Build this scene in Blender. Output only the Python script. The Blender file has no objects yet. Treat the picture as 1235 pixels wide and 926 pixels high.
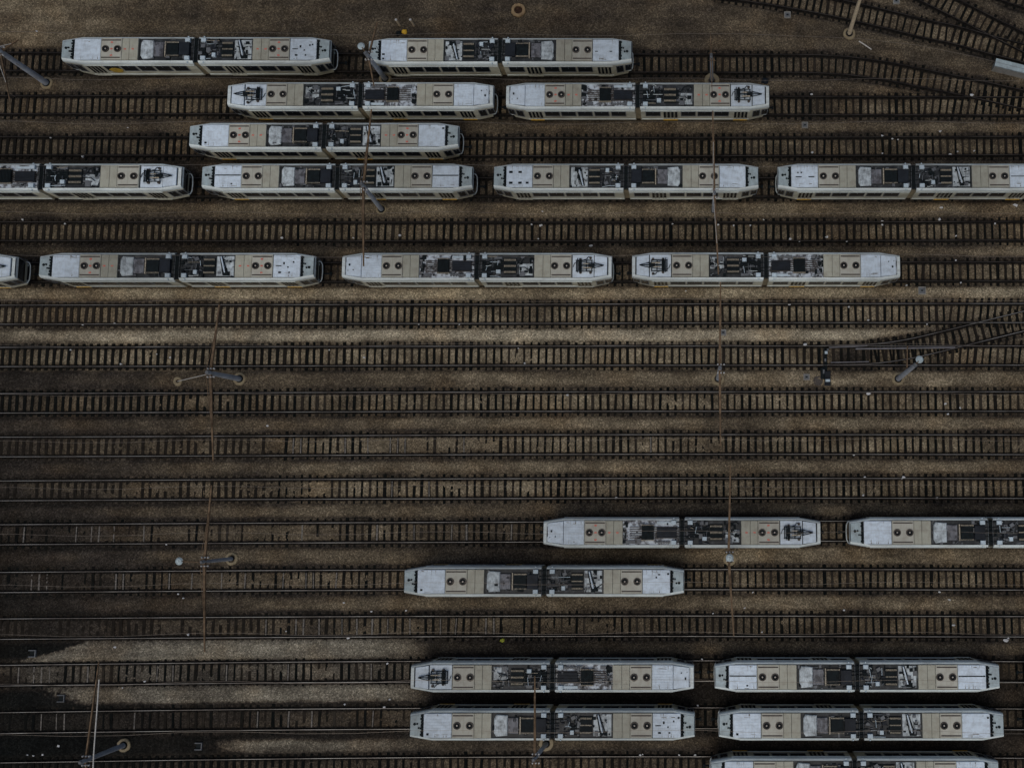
import bpy, math, random
import numpy as np
from mathutils import Vector, Matrix
R = math.radians
scene = bpy.context.scene
col = scene.collection
random.seed(7)
rng = np.random.default_rng(11)

# ------------------------------------------------------------------ camera, sky, sun, exposure
FPX, PX, PY, W0 = 1327.0, 830.0, 463.0, 1235.0
TAN_T = 0.122
TILT = math.atan(TAN_T)
CH = 84.4
cd = bpy.data.cameras.new('camera'); cam = bpy.data.objects.new('camera', cd); col.objects.link(cam)
cam.location = (0, 0, CH)
cam.rotation_euler = (TILT, 0, 0)
cd.sensor_width = 36.0; cd.lens = 36.0*FPX/W0; cd.shift_x = -(PX-617.5)/W0
cd.clip_start = 1.0; cd.clip_end = 6000
scene.camera = cam

world = bpy.data.worlds.new("World"); scene.world = world; world.use_nodes = True
wn = world.node_tree.nodes; wl = world.node_tree.links
SUN_EL, SUN_AZ = R(66), R(195)          # light from a little west of south, behind thin cloud
sky = wn.new('ShaderNodeTexSky'); sky.sky_type = 'NISHITA'; sky.sun_disc = False
sky.sun_elevation = SUN_EL; sky.sun_rotation = SUN_AZ
sky.air_density = 1.0; sky.dust_density = 5.0; sky.ozone_density = 1.0
wl.new(sky.outputs[0], wn['Background'].inputs[0]); wn['Background'].inputs[1].default_value = 0.11
sd = bpy.data.lights.new('sun', 'SUN'); sd.energy = 0.9; sd.angle = R(35); sd.color = (1, 0.96, 0.84)
sun = bpy.data.objects.new('sun', sd); col.objects.link(sun)
sdir = Vector((math.sin(SUN_AZ)*math.cos(SUN_EL), math.cos(SUN_AZ)*math.cos(SUN_EL), math.sin(SUN_EL)))
sun.rotation_euler = sdir.to_track_quat('Z', 'Y').to_euler(); sun.location = (0, -30, 60)
scene.view_settings.view_transform = 'Standard'; scene.view_settings.look = 'None'
scene.view_settings.exposure = -0.62; scene.view_settings.gamma = 1.0

# ------------------------------------------------------------------ helpers
ct, st = math.cos(TILT), math.sin(TILT)
def P(u, v, h=0.0):
    """point of the world seen at a photo pixel, at height h"""
    a = (u-PX)/FPX; b = (PY-v)/FPX
    d = (a, st+b*ct, -ct+b*st)
    k = (CH-h)/(-d[2])
    return Vector((d[0]*k, d[1]*k, h))

def clean(o): return o
def tag(o, label=None, cat=None, group=None, kind=None):
    if label: o['label'] = label
    if cat: o['category'] = cat
    if group: o['group'] = group
    if kind: o['kind'] = kind
    return o
def empty(name, loc=(0,0,0), rz=0.0):
    o = bpy.data.objects.new(name, None); col.objects.link(o)
    o.location = loc; o.rotation_euler = (0, 0, rz); o.empty_display_size = 0.3
    return o
def copy_tree(o, parent=None):
    c = o.copy(); col.objects.link(c)
    if parent is not None: c.parent = parent
    for ch in list(o.children): copy_tree(ch, c)
    return c

class MB:
    def __init__(s): s.v = []; s.f = []; s.m = []; s.mi = 0
    def add(s, vs, fs):
        n = len(s.v); s.v.extend([tuple(p) for p in vs])
        for f in fs: s.f.append(tuple(i+n for i in f)); s.m.append(s.mi)
        return s
    def box(s, x0, x1, y0, y1, z0, z1, rz=0.0, c=None):
        vs = [(x0,y0,z0),(x1,y0,z0),(x1,y1,z0),(x0,y1,z0),(x0,y0,z1),(x1,y0,z1),(x1,y1,z1),(x0,y1,z1)]
        if rz:
            cx, cy = c if c else ((x0+x1)/2, (y0+y1)/2); k, q = math.cos(rz), math.sin(rz)
            vs = [(cx+(x-cx)*k-(y-cy)*q, cy+(x-cx)*q+(y-cy)*k, z) for x, y, z in vs]
        return s.add(vs, [(0,3,2,1),(4,5,6,7),(0,1,5,4),(1,2,6,5),(2,3,7,6),(3,0,4,7)])
    def bbox(s, x0, x1, y0, y1, z0, z1, b=0.02):
        """box with a bevelled top edge"""
        if x0 > x1: x0, x1 = x1, x0
        if y0 > y1: y0, y1 = y1, y0
        vs = [(x0,y0,z0),(x1,y0,z0),(x1,y1,z0),(x0,y1,z0),(x0,y0,z1-b),(x1,y0,z1-b),(x1,y1,z1-b),(x0,y1,z1-b),
              (x0+b,y0+b,z1),(x1-b,y0+b,z1),(x1-b,y1-b,z1),(x0+b,y1-b,z1)]
        fs = [(0,3,2,1),(8,9,10,11)]
        for i in range(4):
            j = (i+1) % 4; fs.append((i,j,j+4,i+4)); fs.append((i+4,j+4,j+8,i+8))
        return s.add(vs, fs)
    def tube(s, p, q, r0, r1=None, n=8, caps=True):
        r1 = r0 if r1 is None else r1
        p = Vector(p); q = Vector(q); d = (q-p)
        if d.length < 1e-6: return s
        d.normalize(); a = d.orthogonal().normalized(); b = d.cross(a)
        vs = []
        for c, r in ((p, r0), (q, r1)):
            for i in range(n):
                t = 2*math.pi*i/n; vs.append(c + a*(r*math.cos(t)) + b*(r*math.sin(t)))
        fs = [(i, (i+1) % n, n+(i+1) % n, n+i) for i in range(n)]
        if caps: fs += [tuple(range(n-1, -1, -1)), tuple(range(n, 2*n))]
        return s.add(vs, fs)
    def path(s, pts, r, n=6):
        for a, b in zip(pts[:-1], pts[1:]): s.tube(a, b, r, r, n)
        return s
    def ring(s, c, r0, r1, z0, z1, n=28, jit=0.0, seed=0):
        rr = random.Random(seed); vs = []
        js = [1+rr.uniform(-jit, jit) for _ in range(n)]
        for i in range(n):
            t = 2*math.pi*i/n; k, q = math.cos(t), math.sin(t)
            for r, z in ((r0, z0), (r0, z1), (r1*js[i]*.93, z1), (r1*js[i], z1-.05), (r1*js[i], z0)):
                vs.append((c[0]+k*r, c[1]+q*r, z))
        fs = []
        for i in range(n):
            j = (i+1) % n
            for k in range(4): fs.append((i*5+k, j*5+k, j*5+k+1, i*5+k+1))
        return s.add(vs, fs)
    def disc(s, c, r, z, n=20):
        vs = [(c[0]+r*math.cos(2*math.pi*i/n), c[1]+r*math.sin(2*math.pi*i/n), z) for i in range(n)]
        return s.add(vs, [tuple(range(n))])
    def prism(s, pts, z0, z1, b=0.0):
        """pts counter-clockwise outline"""
        n = len(pts); cx = sum(p[0] for p in pts)/n; cy = sum(p[1] for p in pts)/n
        vs = [(x, y, z0) for x, y in pts] + [(x, y, z1-b) for x, y in pts]
        fs = [tuple(range(n-1, -1, -1))]
        for i in range(n): fs.append((i, (i+1) % n, n+(i+1) % n, n+i))
        if b:
            vs += [(x-(b if x > cx else -b), y-(b if y > cy else -b), z1) for x, y in pts]
            for i in range(n): fs.append((n+i, n+(i+1) % n, 2*n+(i+1) % n, 2*n+i))
            fs.append(tuple(range(2*n, 3*n)))
        else: fs.append(tuple(range(n, 2*n)))
        return s.add(vs, fs)
    def mesh(s, name, mats):
        me = bpy.data.meshes.new(name); me.from_pydata(s.v, [], s.f); 
        if not isinstance(mats, (list, tuple)): mats = [mats]
        for m in mats: me.materials.append(m)
        me.polygons.foreach_set('material_index', s.m); me.update()
        return me
    def build(s, name, mats, parent=None, loc=None):
        o = bpy.data.objects.new(name, s.mesh(name, mats)); col.objects.link(o)
        if parent is not None: o.parent = parent
        if loc is not None: o.location = loc
        return o

# ------------------------------------------------------------------ materials
def newmat(name):
    m = bpy.data.materials.new(name); m.use_nodes = True
    return m, m.node_tree.nodes, m.node_tree.links, m.node_tree.nodes['Principled BSDF']
def coord(N): return N.new('ShaderNodeNewGeometry').outputs['Position']
def noise(N, L, scale, detail=4, vec=None, sc=(1,1,1), rough=.55):
    n = N.new('ShaderNodeTexNoise'); n.inputs['Scale'].default_value = scale; n.inputs['Detail'].default_value = detail
    n.inputs['Roughness'].default_value = rough
    mp = N.new('ShaderNodeMapping'); mp.inputs['Scale'].default_value = sc
    L.new(vec if vec is not None else coord(N), mp.inputs[0]); L.new(mp.outputs[0], n.inputs['Vector'])
    return n.outputs['Fac']
def ramp(N, L, fac, stops):
    r = N.new('ShaderNodeValToRGB'); e = r.color_ramp.elements
    while len(e) > 1: e.remove(e[-1])
    for i, (p, c) in enumerate(stops):
        if not isinstance(c, (tuple, list)): c = (c, c, c)
        if i == 0: e[0].position = p; e[0].color = (*c, 1)
        else: x = e.new(p); x.color = (*c, 1)
    L.new(fac, r.inputs[0]); return r.outputs[0]
def mix(N, L, fac, a, b, mode='MIX'):
    m = N.new('ShaderNodeMix'); m.data_type = 'RGBA'; m.blend_type = mode
    for k, val in ((0, fac), (6, a), (7, b)):
        if hasattr(val, 'links') or hasattr(val, 'is_linked'): L.new(val, m.inputs[k])
        elif isinstance(val, (tuple, list)): m.inputs[k].default_value = (*val, 1)
        else: m.inputs[k].default_value = val
    return m.outputs[2]
def bump(N, L, h, b, strength=.4, dist=.03):
    n = N.new('ShaderNodeBump'); n.inputs['Strength'].default_value = strength; n.inputs['Distance'].default_value = dist
    L.new(h, n.inputs['Height']); L.new(n.outputs[0], b.inputs['Normal'])

def painted(name, base, dirt=(.16,.13,.10), amt=.55, rough=.5, scale=1.6, spec=.35, streak=(1,1,1), metallic=0.0):
    """weathered paint: blotches, streaks across the roof and fine specks"""
    m, N, L, b = newmat(name)
    n1 = noise(N, L, scale, 6, sc=streak, rough=.65); n2 = noise(N, L, 9, 4, sc=(1.2, .25, 1)); n3 = noise(N, L, 30, 2)
    f1 = ramp(N, L, n1, [(.42, 0), (.78, amt)]); f2 = ramp(N, L, n2, [(.5, 0), (.8, amt*.6)]); f3 = ramp(N, L, n3, [(.66, 0), (.72, amt*.6)])
    c = mix(N, L, f1, base, dirt); c = mix(N, L, f2, c, tuple(x*1.2 for x in dirt)); c = mix(N, L, f3, c, (.03, .03, .03)); c = mix(N, L, 1.0, c, ramp(N, L, noise(N, L, .06, 3), [(.35, .72), (.65, 1.12)]), 'MULTIPLY')
    L.new(c, b.inputs['Base Color']); b.inputs['Roughness'].default_value = rough
    b.inputs['Specular IOR Level'].default_value = spec; b.inputs['Metallic'].default_value = metallic
    bump(N, L, n1, b, .15, .02)
    return m
def plain(name, base, rough=.6, var=.35, scale=6, metallic=0.0, spec=.4):
    m, N, L, b = newmat(name)
    n1 = noise(N, L, scale, 5)
    c = ramp(N, L, n1, [(.3, tuple(x*(1-var) for x in base)), (.7, tuple(min(1, x*(1+var)) for x in base))])
    L.new(c, b.inputs['Base Color']); b.inputs['Roughness'].default_value = rough; b.inputs['Metallic'].default_value = metallic
    b.inputs['Specular IOR Level'].default_value = spec
    return m
M = {}
M['roof'] = painted('roof_white', (.58,.69,.79), dirt=(.17,.18,.18), amt=.5, streak=(1,1.6,1))
M['rim'] = painted('rim_white', (.58,.66,.67), dirt=(.16,.15,.12), amt=.5, streak=(.35,2,1))
M['tank'] = painted('tank_sooted', (.50,.58,.62), dirt=(.03,.03,.03), amt=1.0, scale=2.2)
M['dirtrun'] = plain('dirt_run', (.14,.12,.09), rough=.8, var=.5, scale=8, spec=.1)
M['cap'] = painted('cap_grey', (.34,.43,.46), dirt=(.12,.12,.12), amt=.7)
M['beige'] = painted('unit_beige', (.35,.36,.30), dirt=(.15,.12,.09), amt=.5)
M['unit'] = painted('unit_lid', (.40,.41,.36), dirt=(.18,.14,.10), amt=.45)
M['side'] = painted('side_cream', (.50,.50,.40), dirt=(.11,.09,.06), amt=.75, scale=1.2, streak=(.6,1,1.2))
M['glass'] = plain('tinted_glass', (.008,.011,.014), rough=.25, var=.3, scale=.7, spec=.25)
M['black'] = plain('soot_black', (.005,.009,.011), rough=.7, var=.5, scale=4, spec=.15)
M['navy'] = plain('box_dark', (.010,.014,.020), rough=.6, var=.4, scale=2, spec=.2)
M['grey'] = painted('box_grey', (.12,.135,.15), dirt=(.05,.05,.05), amt=.7, scale=3)
M['bluegrey'] = painted('box_pale', (.46,.57,.64), dirt=(.15,.15,.15), amt=.4, scale=4)
M['coil'] = plain('coil_tan', (.30,.27,.21), rough=.6, var=.6, scale=12)
M['fan'] = plain('fan_dark', (.05,.042,.036), rough=.6, var=.5, scale=10)
M['fanhub'] = plain('fan_hub', (.40,.36,.32), rough=.5)
M['red'] = plain('red_chalk', (.55,.10,.07), rough=.8, var=.4, scale=20)
M['yellow'] = plain('step_yellow', (.62,.36,.02), rough=.55, var=.3, scale=4)
M['blotch'] = painted('blotch_yellow', (.46,.30,.04), dirt=(.12,.09,.04), amt=.9, scale=4)
M['bellows'] = plain('bellows_tan', (.26,.22,.14), rough=.8, var=.3, scale=3)
M['steel'] = painted('mast_steel', (.36,.40,.45), dirt=(.08,.07,.06), amt=.6, scale=1.5, spec=.3)
M['beam'] = plain('beam_rust', (.125,.088,.056), rough=.85, var=.5, scale=2.5, spec=.1)
M['conc'] = painted('footing_concrete', (.24,.20,.12), dirt=(.10,.07,.04), amt=.6, scale=3)
M['concgrey'] = painted('concrete_grey', (.26,.26,.24), dirt=(.08,.07,.06), amt=.6, scale=3)
M['rustconc'] = painted('ring_rusty', (.26,.19,.10), dirt=(.09,.05,.03), amt=.8, scale=3)
M['lidrust'] = plain('lid_rusty', (.035,.020,.014), rough=.85, var=.5, spec=.1)
M['porcelain'] = plain('insulator_pale', (.42,.43,.43), rough=.3, var=.15)
M['wire'] = plain('wire_copper', (.10,.08,.07), rough=.5, var=.3)
M['cable'] = plain('cable_pale', (.42,.42,.40), rough=.5, var=.2)
M['lamp'] = plain('lamp_pale', (.34,.42,.45), rough=.35, var=.2, scale=3)
M['scrap'] = plain('scrap_pale', (.46,.48,.50), rough=.7, var=.3, scale=9)
M['rust'] = plain('rail_rust', (.010,.009,.008), rough=.85, var=.5, scale=3, spec=.06)
M['pale'] = plain('post_pale', (.55,.46,.32), rough=.6, var=.2)

def sooty():
    m, N, L, b = newmat('well_sooty')
    n1 = noise(N, L, 1.1, 4, rough=.6); n2 = noise(N, L, 3, 3, rough=.6)
    a = mix(N, L, .5, n1, n2)
    c = ramp(N, L, a, [(.40, (.010,.014,.018)), (.47, (.14,.15,.17)), (.54, (.42,.49,.56)), (.65, (.50,.58,.65))])
    L.new(c, b.inputs['Base Color']); b.inputs['Roughness'].default_value = .55
    return m
M['sooty'] = sooty()
def sooty2():
    m, N, L, b = newmat('well_black_sooty')
    n1 = noise(N, L, 1.2, 4, rough=.6); n2 = noise(N, L, 3.2, 3, rough=.6)
    a = mix(N, L, .5, n1, n2)
    c = ramp(N, L, a, [(.48, (.004,.008,.011)), (.60, (.028,.034,.040)), (.72, (.16,.19,.21))])
    L.new(c, b.inputs['Base Color']); b.inputs['Roughness'].default_value = .6
    return m
M['sooty_black'] = sooty2()
def ribbed():
    m, N, L, b = newmat('louvre_grey')
    w = N.new('ShaderNodeTexWave'); w.bands_direction = 'X'; w.inputs['Scale'].default_value = 3.4; w.inputs['Distortion'].default_value = .6
    L.new(coord(N), w.inputs['Vector'])
    n1 = noise(N, L, 2.5, 5)
    c = ramp(N, L, w.outputs['Fac'], [(.2, (.04,.04,.045)), (.8, (.26,.28,.32))])
    c = mix(N, L, ramp(N, L, n1, [(.45, 0), (.6, .8)]), c, (.03,.03,.035))
    L.new(c, b.inputs['Base Color']); b.inputs['Roughness'].default_value = .6
    return m
M['louvre'] = ribbed()

def railhead(nm, lo, hi):
    m, N, L, b = newmat(nm)
    n1 = noise(N, L, .35, 3, sc=(1, .3, 1))
    c = ramp(N, L, n1, [(.38, lo), (.62, hi)])
    L.new(c, b.inputs['Base Color']); b.inputs['Roughness'].default_value = .42; b.inputs['Metallic'].default_value = .45
    return m
M['railhead'] = railhead('rail_head_worn', (.13,.12,.11), (.30,.30,.29)); M['raildull'] = railhead('rail_head_rusty', (.018,.015,.013), (.075,.066,.058))
def sleeper_mat():
    m, N, L, b = newmat('sleeper_timber')
    oi = N.new('ShaderNodeObjectInfo')
    n1 = noise(N, L, 5, 5, sc=(2.5, .5, 1))
    base = ramp(N, L, oi.outputs['Random'], [(0, (.004,.005,.005)), (.55, (.008,.008,.007)), (.86, (.018,.015,.012)), (1.0, (.030,.026,.021))])
    c = mix(N, L, .8, base, ramp(N, L, n1, [(.3, .5), (.7, 1.7)]), 'MULTIPLY')
    L.new(c, b.inputs['Base Color']); b.inputs['Roughness'].default_value = .8; b.inputs['Specular IOR Level'].default_value = .04
    return m
M['sleeper'] = sleeper_mat()
M['sleeper_pale'] = plain('sleeper_bleached', (.12,.112,.10), rough=.8, var=.7, scale=7)
def ground_mat():
    m, N, L, b = newmat('ballast_ground')
    def attr(n):
        a = N.new('ShaderNodeAttribute'); a.attribute_name = n; return a.outputs['Fac']
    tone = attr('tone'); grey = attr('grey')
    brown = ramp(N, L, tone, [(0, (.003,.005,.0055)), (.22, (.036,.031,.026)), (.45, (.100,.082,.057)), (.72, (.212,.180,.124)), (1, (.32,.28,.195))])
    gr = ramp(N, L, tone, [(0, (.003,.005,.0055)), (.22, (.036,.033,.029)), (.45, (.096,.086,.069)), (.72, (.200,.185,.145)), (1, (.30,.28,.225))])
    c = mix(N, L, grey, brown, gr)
    v = N.new('ShaderNodeTexVoronoi'); v.inputs['Scale'].default_value = 12.0; L.new(coord(N), v.inputs['Vector'])
    sep = N.new('ShaderNodeSeparateColor'); L.new(v.outputs['Color'], sep.inputs[0])
    c = mix(N, L, 1.0, c, ramp(N, L, sep.outputs[0], [(0, .50), (.5, .88), (.85, 1.25), (1, 1.8)]), 'MULTIPLY')
    v2 = N.new('ShaderNodeTexVoronoi'); v2.inputs['Scale'].default_value = 28.0; L.new(coord(N), v2.inputs['Vector'])
    sep2 = N.new('ShaderNodeSeparateColor'); L.new(v2.outputs['Color'], sep2.inputs[0])
    c = mix(N, L, .5, c, ramp(N, L, sep2.outputs[1], [(0, .5), (.8, 1.2), (1, 1.9)]), 'MULTIPLY')
    n1 = noise(N, L, .5, 6); c = mix(N, L, 1.0, c, ramp(N, L, n1, [(.3, .72), (.7, 1.25)]), 'MULTIPLY')
    n4 = noise(N, L, .22, 4); c = mix(N, L, ramp(N, L, n4, [(.5, 0), (.75, .35)]), c, mix(N, L, 1.0, c, (1.25, .95, .62), 'MULTIPLY'))
    L.new(c, b.inputs['Base Color']); b.inputs['Roughness'].default_value = .95; b.inputs['Specular IOR Level'].default_value = .04
    bump(N, L, v.outputs['Distance'], b, .6, .035)
    return m
M['ground'] = ground_mat()

# ------------------------------------------------------------------ tracks: centre line from the photo (pixel polyline), extended outside the frame
def line(*pts): return list(pts)
TR = {   # name: ([(u, v of upper rail, v of lower rail)...], label)
 'A': [(-70,64,84),(310,65,85.5),(620,65.8,86.5),(925,66.6,87),(1000,67.6,88.2),(1060,73.8,94.6),(1128,86.5,108.2),(1180,96.2,119.6),(1235,108,132.3),(1310,124,149)],
 'B': [(-70,116,137),(310,116,137),(620,116.6,137.4),(925,117.2,137.5),(1235,118,138)],
 'C': [(-70,165.2,186.5),(310,165.7,187.5),(620,166.4,187.7),(925,166.4,187.2),(1235,165.2,186.2)],
 'D': [(-70,215,236.5),(1235,215,236.3)],
 'E': [(-70,267.9,289.7),(310,268.9,289.7),(925,268.9,289.6),(1235,267.7,288.8)],
 'F': [(-70,317.5,339),(620,317.3,338.7),(1235,316.4,338)],
 'G': [(-70,368.9,390.4),(310,367.9,390),(620,367.5,389.6),(925,366.8,388.8),(1235,366.8,388.3)],
 'H': [(-70,420,441.2),(310,419.1,440.4),(620,418.2,439.7),(1235,418.2,439.2)],
 'I': [(-70,475.6,497.4),(310,474.4,496),(620,473.5,495),(1235,473.5,494.6)],
 'J': [(-70,528.2,550.3),(310,526.5,548.5),(620,525.2,547),(925,525,546.5),(1235,525,547.4)],
 'K': [(-70,581,603.2),(310,579.2,601),(620,578,600),(925,577.5,599.6),(1235,577.5,600.3)],
 'L': [(-70,633.8,656.3),(310,631.2,654),(620,630,652.8),(925,628.6,652),(1235,628.4,652.2)],
 'M': [(-70,691.5,713.8),(310,688.4,711.5),(620,687.2,710.6),(925,686.9,710.2),(1235,687,711)],
 'N': [(-70,747.2,770.5),(310,744.9,767.3),(620,743.4,766.2),(925,743.4,766.2),(1235,743.8,767)],
 'O': [(-70,803.8,826.6),(310,799,822.5),(620,797.2,821),(925,797,820.8),(1235,798,821.8)],
 'P': [(-70,860.4,884.6),(310,855.5,879.6),(620,853.6,878.2),(925,853.4,878),(1235,855,879)],
 'Q': [(-70,921,945.5),(310,915.4,940),(620,912.6,937.5),(925,912.4,937.3),(1235,914,939)],
 'R': [(860,-24,-5),(925,-15,3.2),(988,-4.5,15),(1025,3.2,22.8),(1080,15,36.5),(1115,24,45),(1150,31.2,52),(1180,39,60.5),(1199,44,66),(1235,53,75.3),(1310,72,95)],
 'S': [(1060,-48,-23),(1115,-20,2.6),(1150,-3,20),(1190,17.5,39.8),(1235,40,62),(1310,77,100)],
 'U': [(1150,-45,-24),(1211,-20,0),(1235,-12.5,8),(1310,11,32)],
 'T': [(998,418.4,438.6),(1025,417.6,438.5),(1050,416.4,437.3),(1075,413.5,434.8),(1100,409,430.9),(1125,403.3,425.3),(1151,397,419),(1201,384.7,406.4),(1235,376.4,398),(1310,358,380)],
}
TRW = {}
for k, pts in TR.items():
    TRW[k] = [ (P(u, a, .15)+P(u, b, .15))/2 for u, a, b in pts ]
ROWS = 'ABCDEFGHIJKLMNOPQ'
def smooth(pts, n=7):
    """Catmull-Rom through the points for the curved tracks"""
    out = []
    for i in range(len(pts)-1):
        p0 = pts[max(i-1, 0)]; p1 = pts[i]; p2 = pts[i+1]; p3 = pts[min(i+2, len(pts)-1)]
        for j in range(n):
            t = j/n
            q = .5*((2*p1)+(p2-p0)*t+(2*p0-5*p1+4*p2-p3)*t*t+(3*p1-p0-3*p2+p3)*t**3)
            out.append(Vector((q.x, q.y, 0)))
    out.append(Vector((pts[-1].x, pts[-1].y, 0))); return out
TRC = {}
for k, p in TRW.items():
    p = [Vector((q.x, q.y, 0)) for q in p]
    TRC[k] = smooth(p)
    e = TRC[k][-1]; d = (TRC[k][-1]-TRC[k][-2]).normalized(); TRC[k].append(e+d*(8 if k in 'ABCDEFGHIJKLMNOPQ' else 3))
    if k in 'ABCDEFGHIJKLMNOPQ': f0 = TRC[k][0]; d = (TRC[k][1]-f0).normalized(); TRC[k].insert(0, f0-d*12)
def yc(k, x):
    c = TRC[k]; xs = np.array([q.x for q in c]); ys = np.array([q.y for q in c])
    return np.interp(x, xs, ys, left=np.nan, right=np.nan)

# ------------------------------------------------------------------ ground (one sheet with trackbeds and raised paths between them)
def vnoise(x, y, s, seed):
    """smooth value noise on arrays"""
    r = np.random.default_rng(seed); T = r.random((256, 256))
    X = x/s; Y = y/s; xi = np.floor(X).astype(int); yi = np.floor(Y).astype(int); fx = X-xi; fy = Y-yi
    fx = fx*fx*(3-2*fx); fy = fy*fy*(3-2*fy)
    g = lambda a, b: T[a % 256, b % 256]
    return (g(xi, yi)*(1-fx)+g(xi+1, yi)*fx)*(1-fy)+(g(xi, yi+1)*(1-fx)+g(xi+1, yi+1)*fx)*fy
def fbm(x, y, s, seed, o=4):
    t = 0; a = .5
    for i in range(o): t = t+a*vnoise(x, y, s/2**i, seed+i); a *= .5
    return t/(1-.5**o)
gx = np.arange(-63, 31, .10); gy = np.arange(-24.5, 43.5, .09)
far = [-3000, -800, -250, -110]
gx = np.concatenate([far, [-80, -66], gx, [36, 50], [-f for f in far[::-1]]]).astype(float)
gy = np.concatenate([far, [-60, -36], gy, [52, 70], [-f for f in far[::-1]]]).astype(float)
X, Y = np.meshgrid(gx, gy)
Xc = np.clip(X, -64, 30.5); Yc = np.clip(Y, -25.5, 43.4)
dist = np.full(X.shape, 99.0); near_k = np.zeros(X.shape, int); order = list(TRC.keys())
for i, k in enumerate(order):
    c = TRC[k]; y = yc(k, Xc)
    xs = np.array([q.x for q in c]); ys = np.array([q.y for q in c]); sl = np.interp(Xc, (xs[1:]+xs[:-1])/2, np.diff(ys)/np.diff(xs))
    d = np.abs(Y-y)/np.sqrt(1+sl*sl); d = np.where(np.isnan(d), 99, d)
    if k == 'T': d = np.where(Xc < P(1046, 420).x, 99, d)
    upd = d < dist; dist = np.where(upd, d, dist); near_k = np.where(upd, i, near_k)
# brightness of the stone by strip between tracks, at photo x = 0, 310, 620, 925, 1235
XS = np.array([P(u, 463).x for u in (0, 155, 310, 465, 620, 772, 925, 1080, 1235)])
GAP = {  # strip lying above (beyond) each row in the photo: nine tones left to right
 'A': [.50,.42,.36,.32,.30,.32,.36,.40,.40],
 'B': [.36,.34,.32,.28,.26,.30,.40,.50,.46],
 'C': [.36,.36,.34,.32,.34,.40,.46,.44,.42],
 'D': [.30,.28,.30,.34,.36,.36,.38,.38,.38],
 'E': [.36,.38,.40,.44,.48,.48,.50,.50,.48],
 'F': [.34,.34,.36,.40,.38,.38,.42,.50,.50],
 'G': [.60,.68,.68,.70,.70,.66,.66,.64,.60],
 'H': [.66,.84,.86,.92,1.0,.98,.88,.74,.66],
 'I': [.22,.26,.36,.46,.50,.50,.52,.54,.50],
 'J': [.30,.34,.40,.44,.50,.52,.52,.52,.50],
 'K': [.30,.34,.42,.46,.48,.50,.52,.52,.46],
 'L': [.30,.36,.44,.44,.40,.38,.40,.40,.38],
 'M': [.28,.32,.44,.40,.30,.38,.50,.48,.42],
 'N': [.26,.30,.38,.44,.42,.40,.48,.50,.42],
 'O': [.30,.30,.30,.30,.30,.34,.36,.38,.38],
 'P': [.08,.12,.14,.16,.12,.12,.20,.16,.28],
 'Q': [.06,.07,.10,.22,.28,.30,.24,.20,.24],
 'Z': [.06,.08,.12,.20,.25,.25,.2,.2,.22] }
CRIB = { 'A': [.34,.3,.3,.3,.3,.32,.38,.42,.42], 'B': [.40,.42,.42,.4,.4,.4,.44,.46,.44], 'C': [.38,.40,.42,.42,.44,.44,.44,.42,.40],
 'D': [.3]*9, 'E': [.40,.46,.46,.48,.48,.46,.46,.48,.48], 'F': [.4,.4,.4,.42,.42,.42,.42,.48,.48], 'G': [.50,.58,.56,.58,.58,.62,.60,.56,.50],
 'H': [.56,.60,.58,.60,.62,.64,.60,.56,.54], 'I': [.40,.46,.52,.56,.56,.58,.58,.58,.54], 'J': [.38,.42,.48,.50,.54,.56,.56,.54,.50],
 'K': [.38,.42,.52,.54,.54,.54,.54,.52,.46], 'L': [.34,.36,.42,.42,.36,.36,.38,.40,.40], 'M': [.32,.36,.46,.46,.44,.44,.46,.46,.42],
 'N': [.32,.32,.36,.38,.38,.38,.42,.42,.42], 'O': [.34,.42,.40,.38,.36,.34,.34,.34,.34], 'P': [.16,.24,.28,.30,.28,.26,.28,.26,.28],
 'Q': [.2,.26,.3,.32,.34,.34,.3,.28,.3] }
Cs = np.stack([np.where(np.isnan(yc(k, Xc)), 999, yc(k, Xc)) for k in ROWS])      # centre y of each row, descending
idx = np.sum(Cs > Y[None], axis=0)                                               # number of rows above the point
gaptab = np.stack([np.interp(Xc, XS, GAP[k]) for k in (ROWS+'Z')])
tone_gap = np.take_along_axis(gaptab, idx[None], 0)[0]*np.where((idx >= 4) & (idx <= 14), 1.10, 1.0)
cribtab = np.stack([np.interp(Xc, XS, CRIB[k]) for k in ROWS])
rowof = np.clip(np.where(np.abs(np.take_along_axis(Cs, np.clip(idx-1, 0, 16)[None], 0)[0]-Y) < np.abs(np.take_along_axis(Cs, np.clip(idx, 0, 16)[None], 0)[0]-Y), idx-1, idx), 0, 16)
tone_crib = np.take_along_axis(cribtab, rowof[None], 0)[0]
tone_crib = np.where(near_k >= 17, .44, tone_crib)
n_big = fbm(X, Y, 4.0, 3); n_mid = fbm(X, Y, .9, 20); n_str = fbm(X*.14, Y, .55, 33); n_fine = vnoise(X, Y, .16, 50)
# freshly tipped pale gravel in the lower left, its ragged outlines
yO = yc('O', Xc); yN = yc('N', Xc); yP = yc('P', Xc); yQ = yc('Q', Xc)
edge = (fbm(X, Y, 1.6, 60)-.5)*2.2; fe = (n_fine-.5)*.5
def ux(u, v): return P(u, v).x
def sm(a, w): return 1/(1+np.exp(-np.clip(a/w, -30, 30)))
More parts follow.
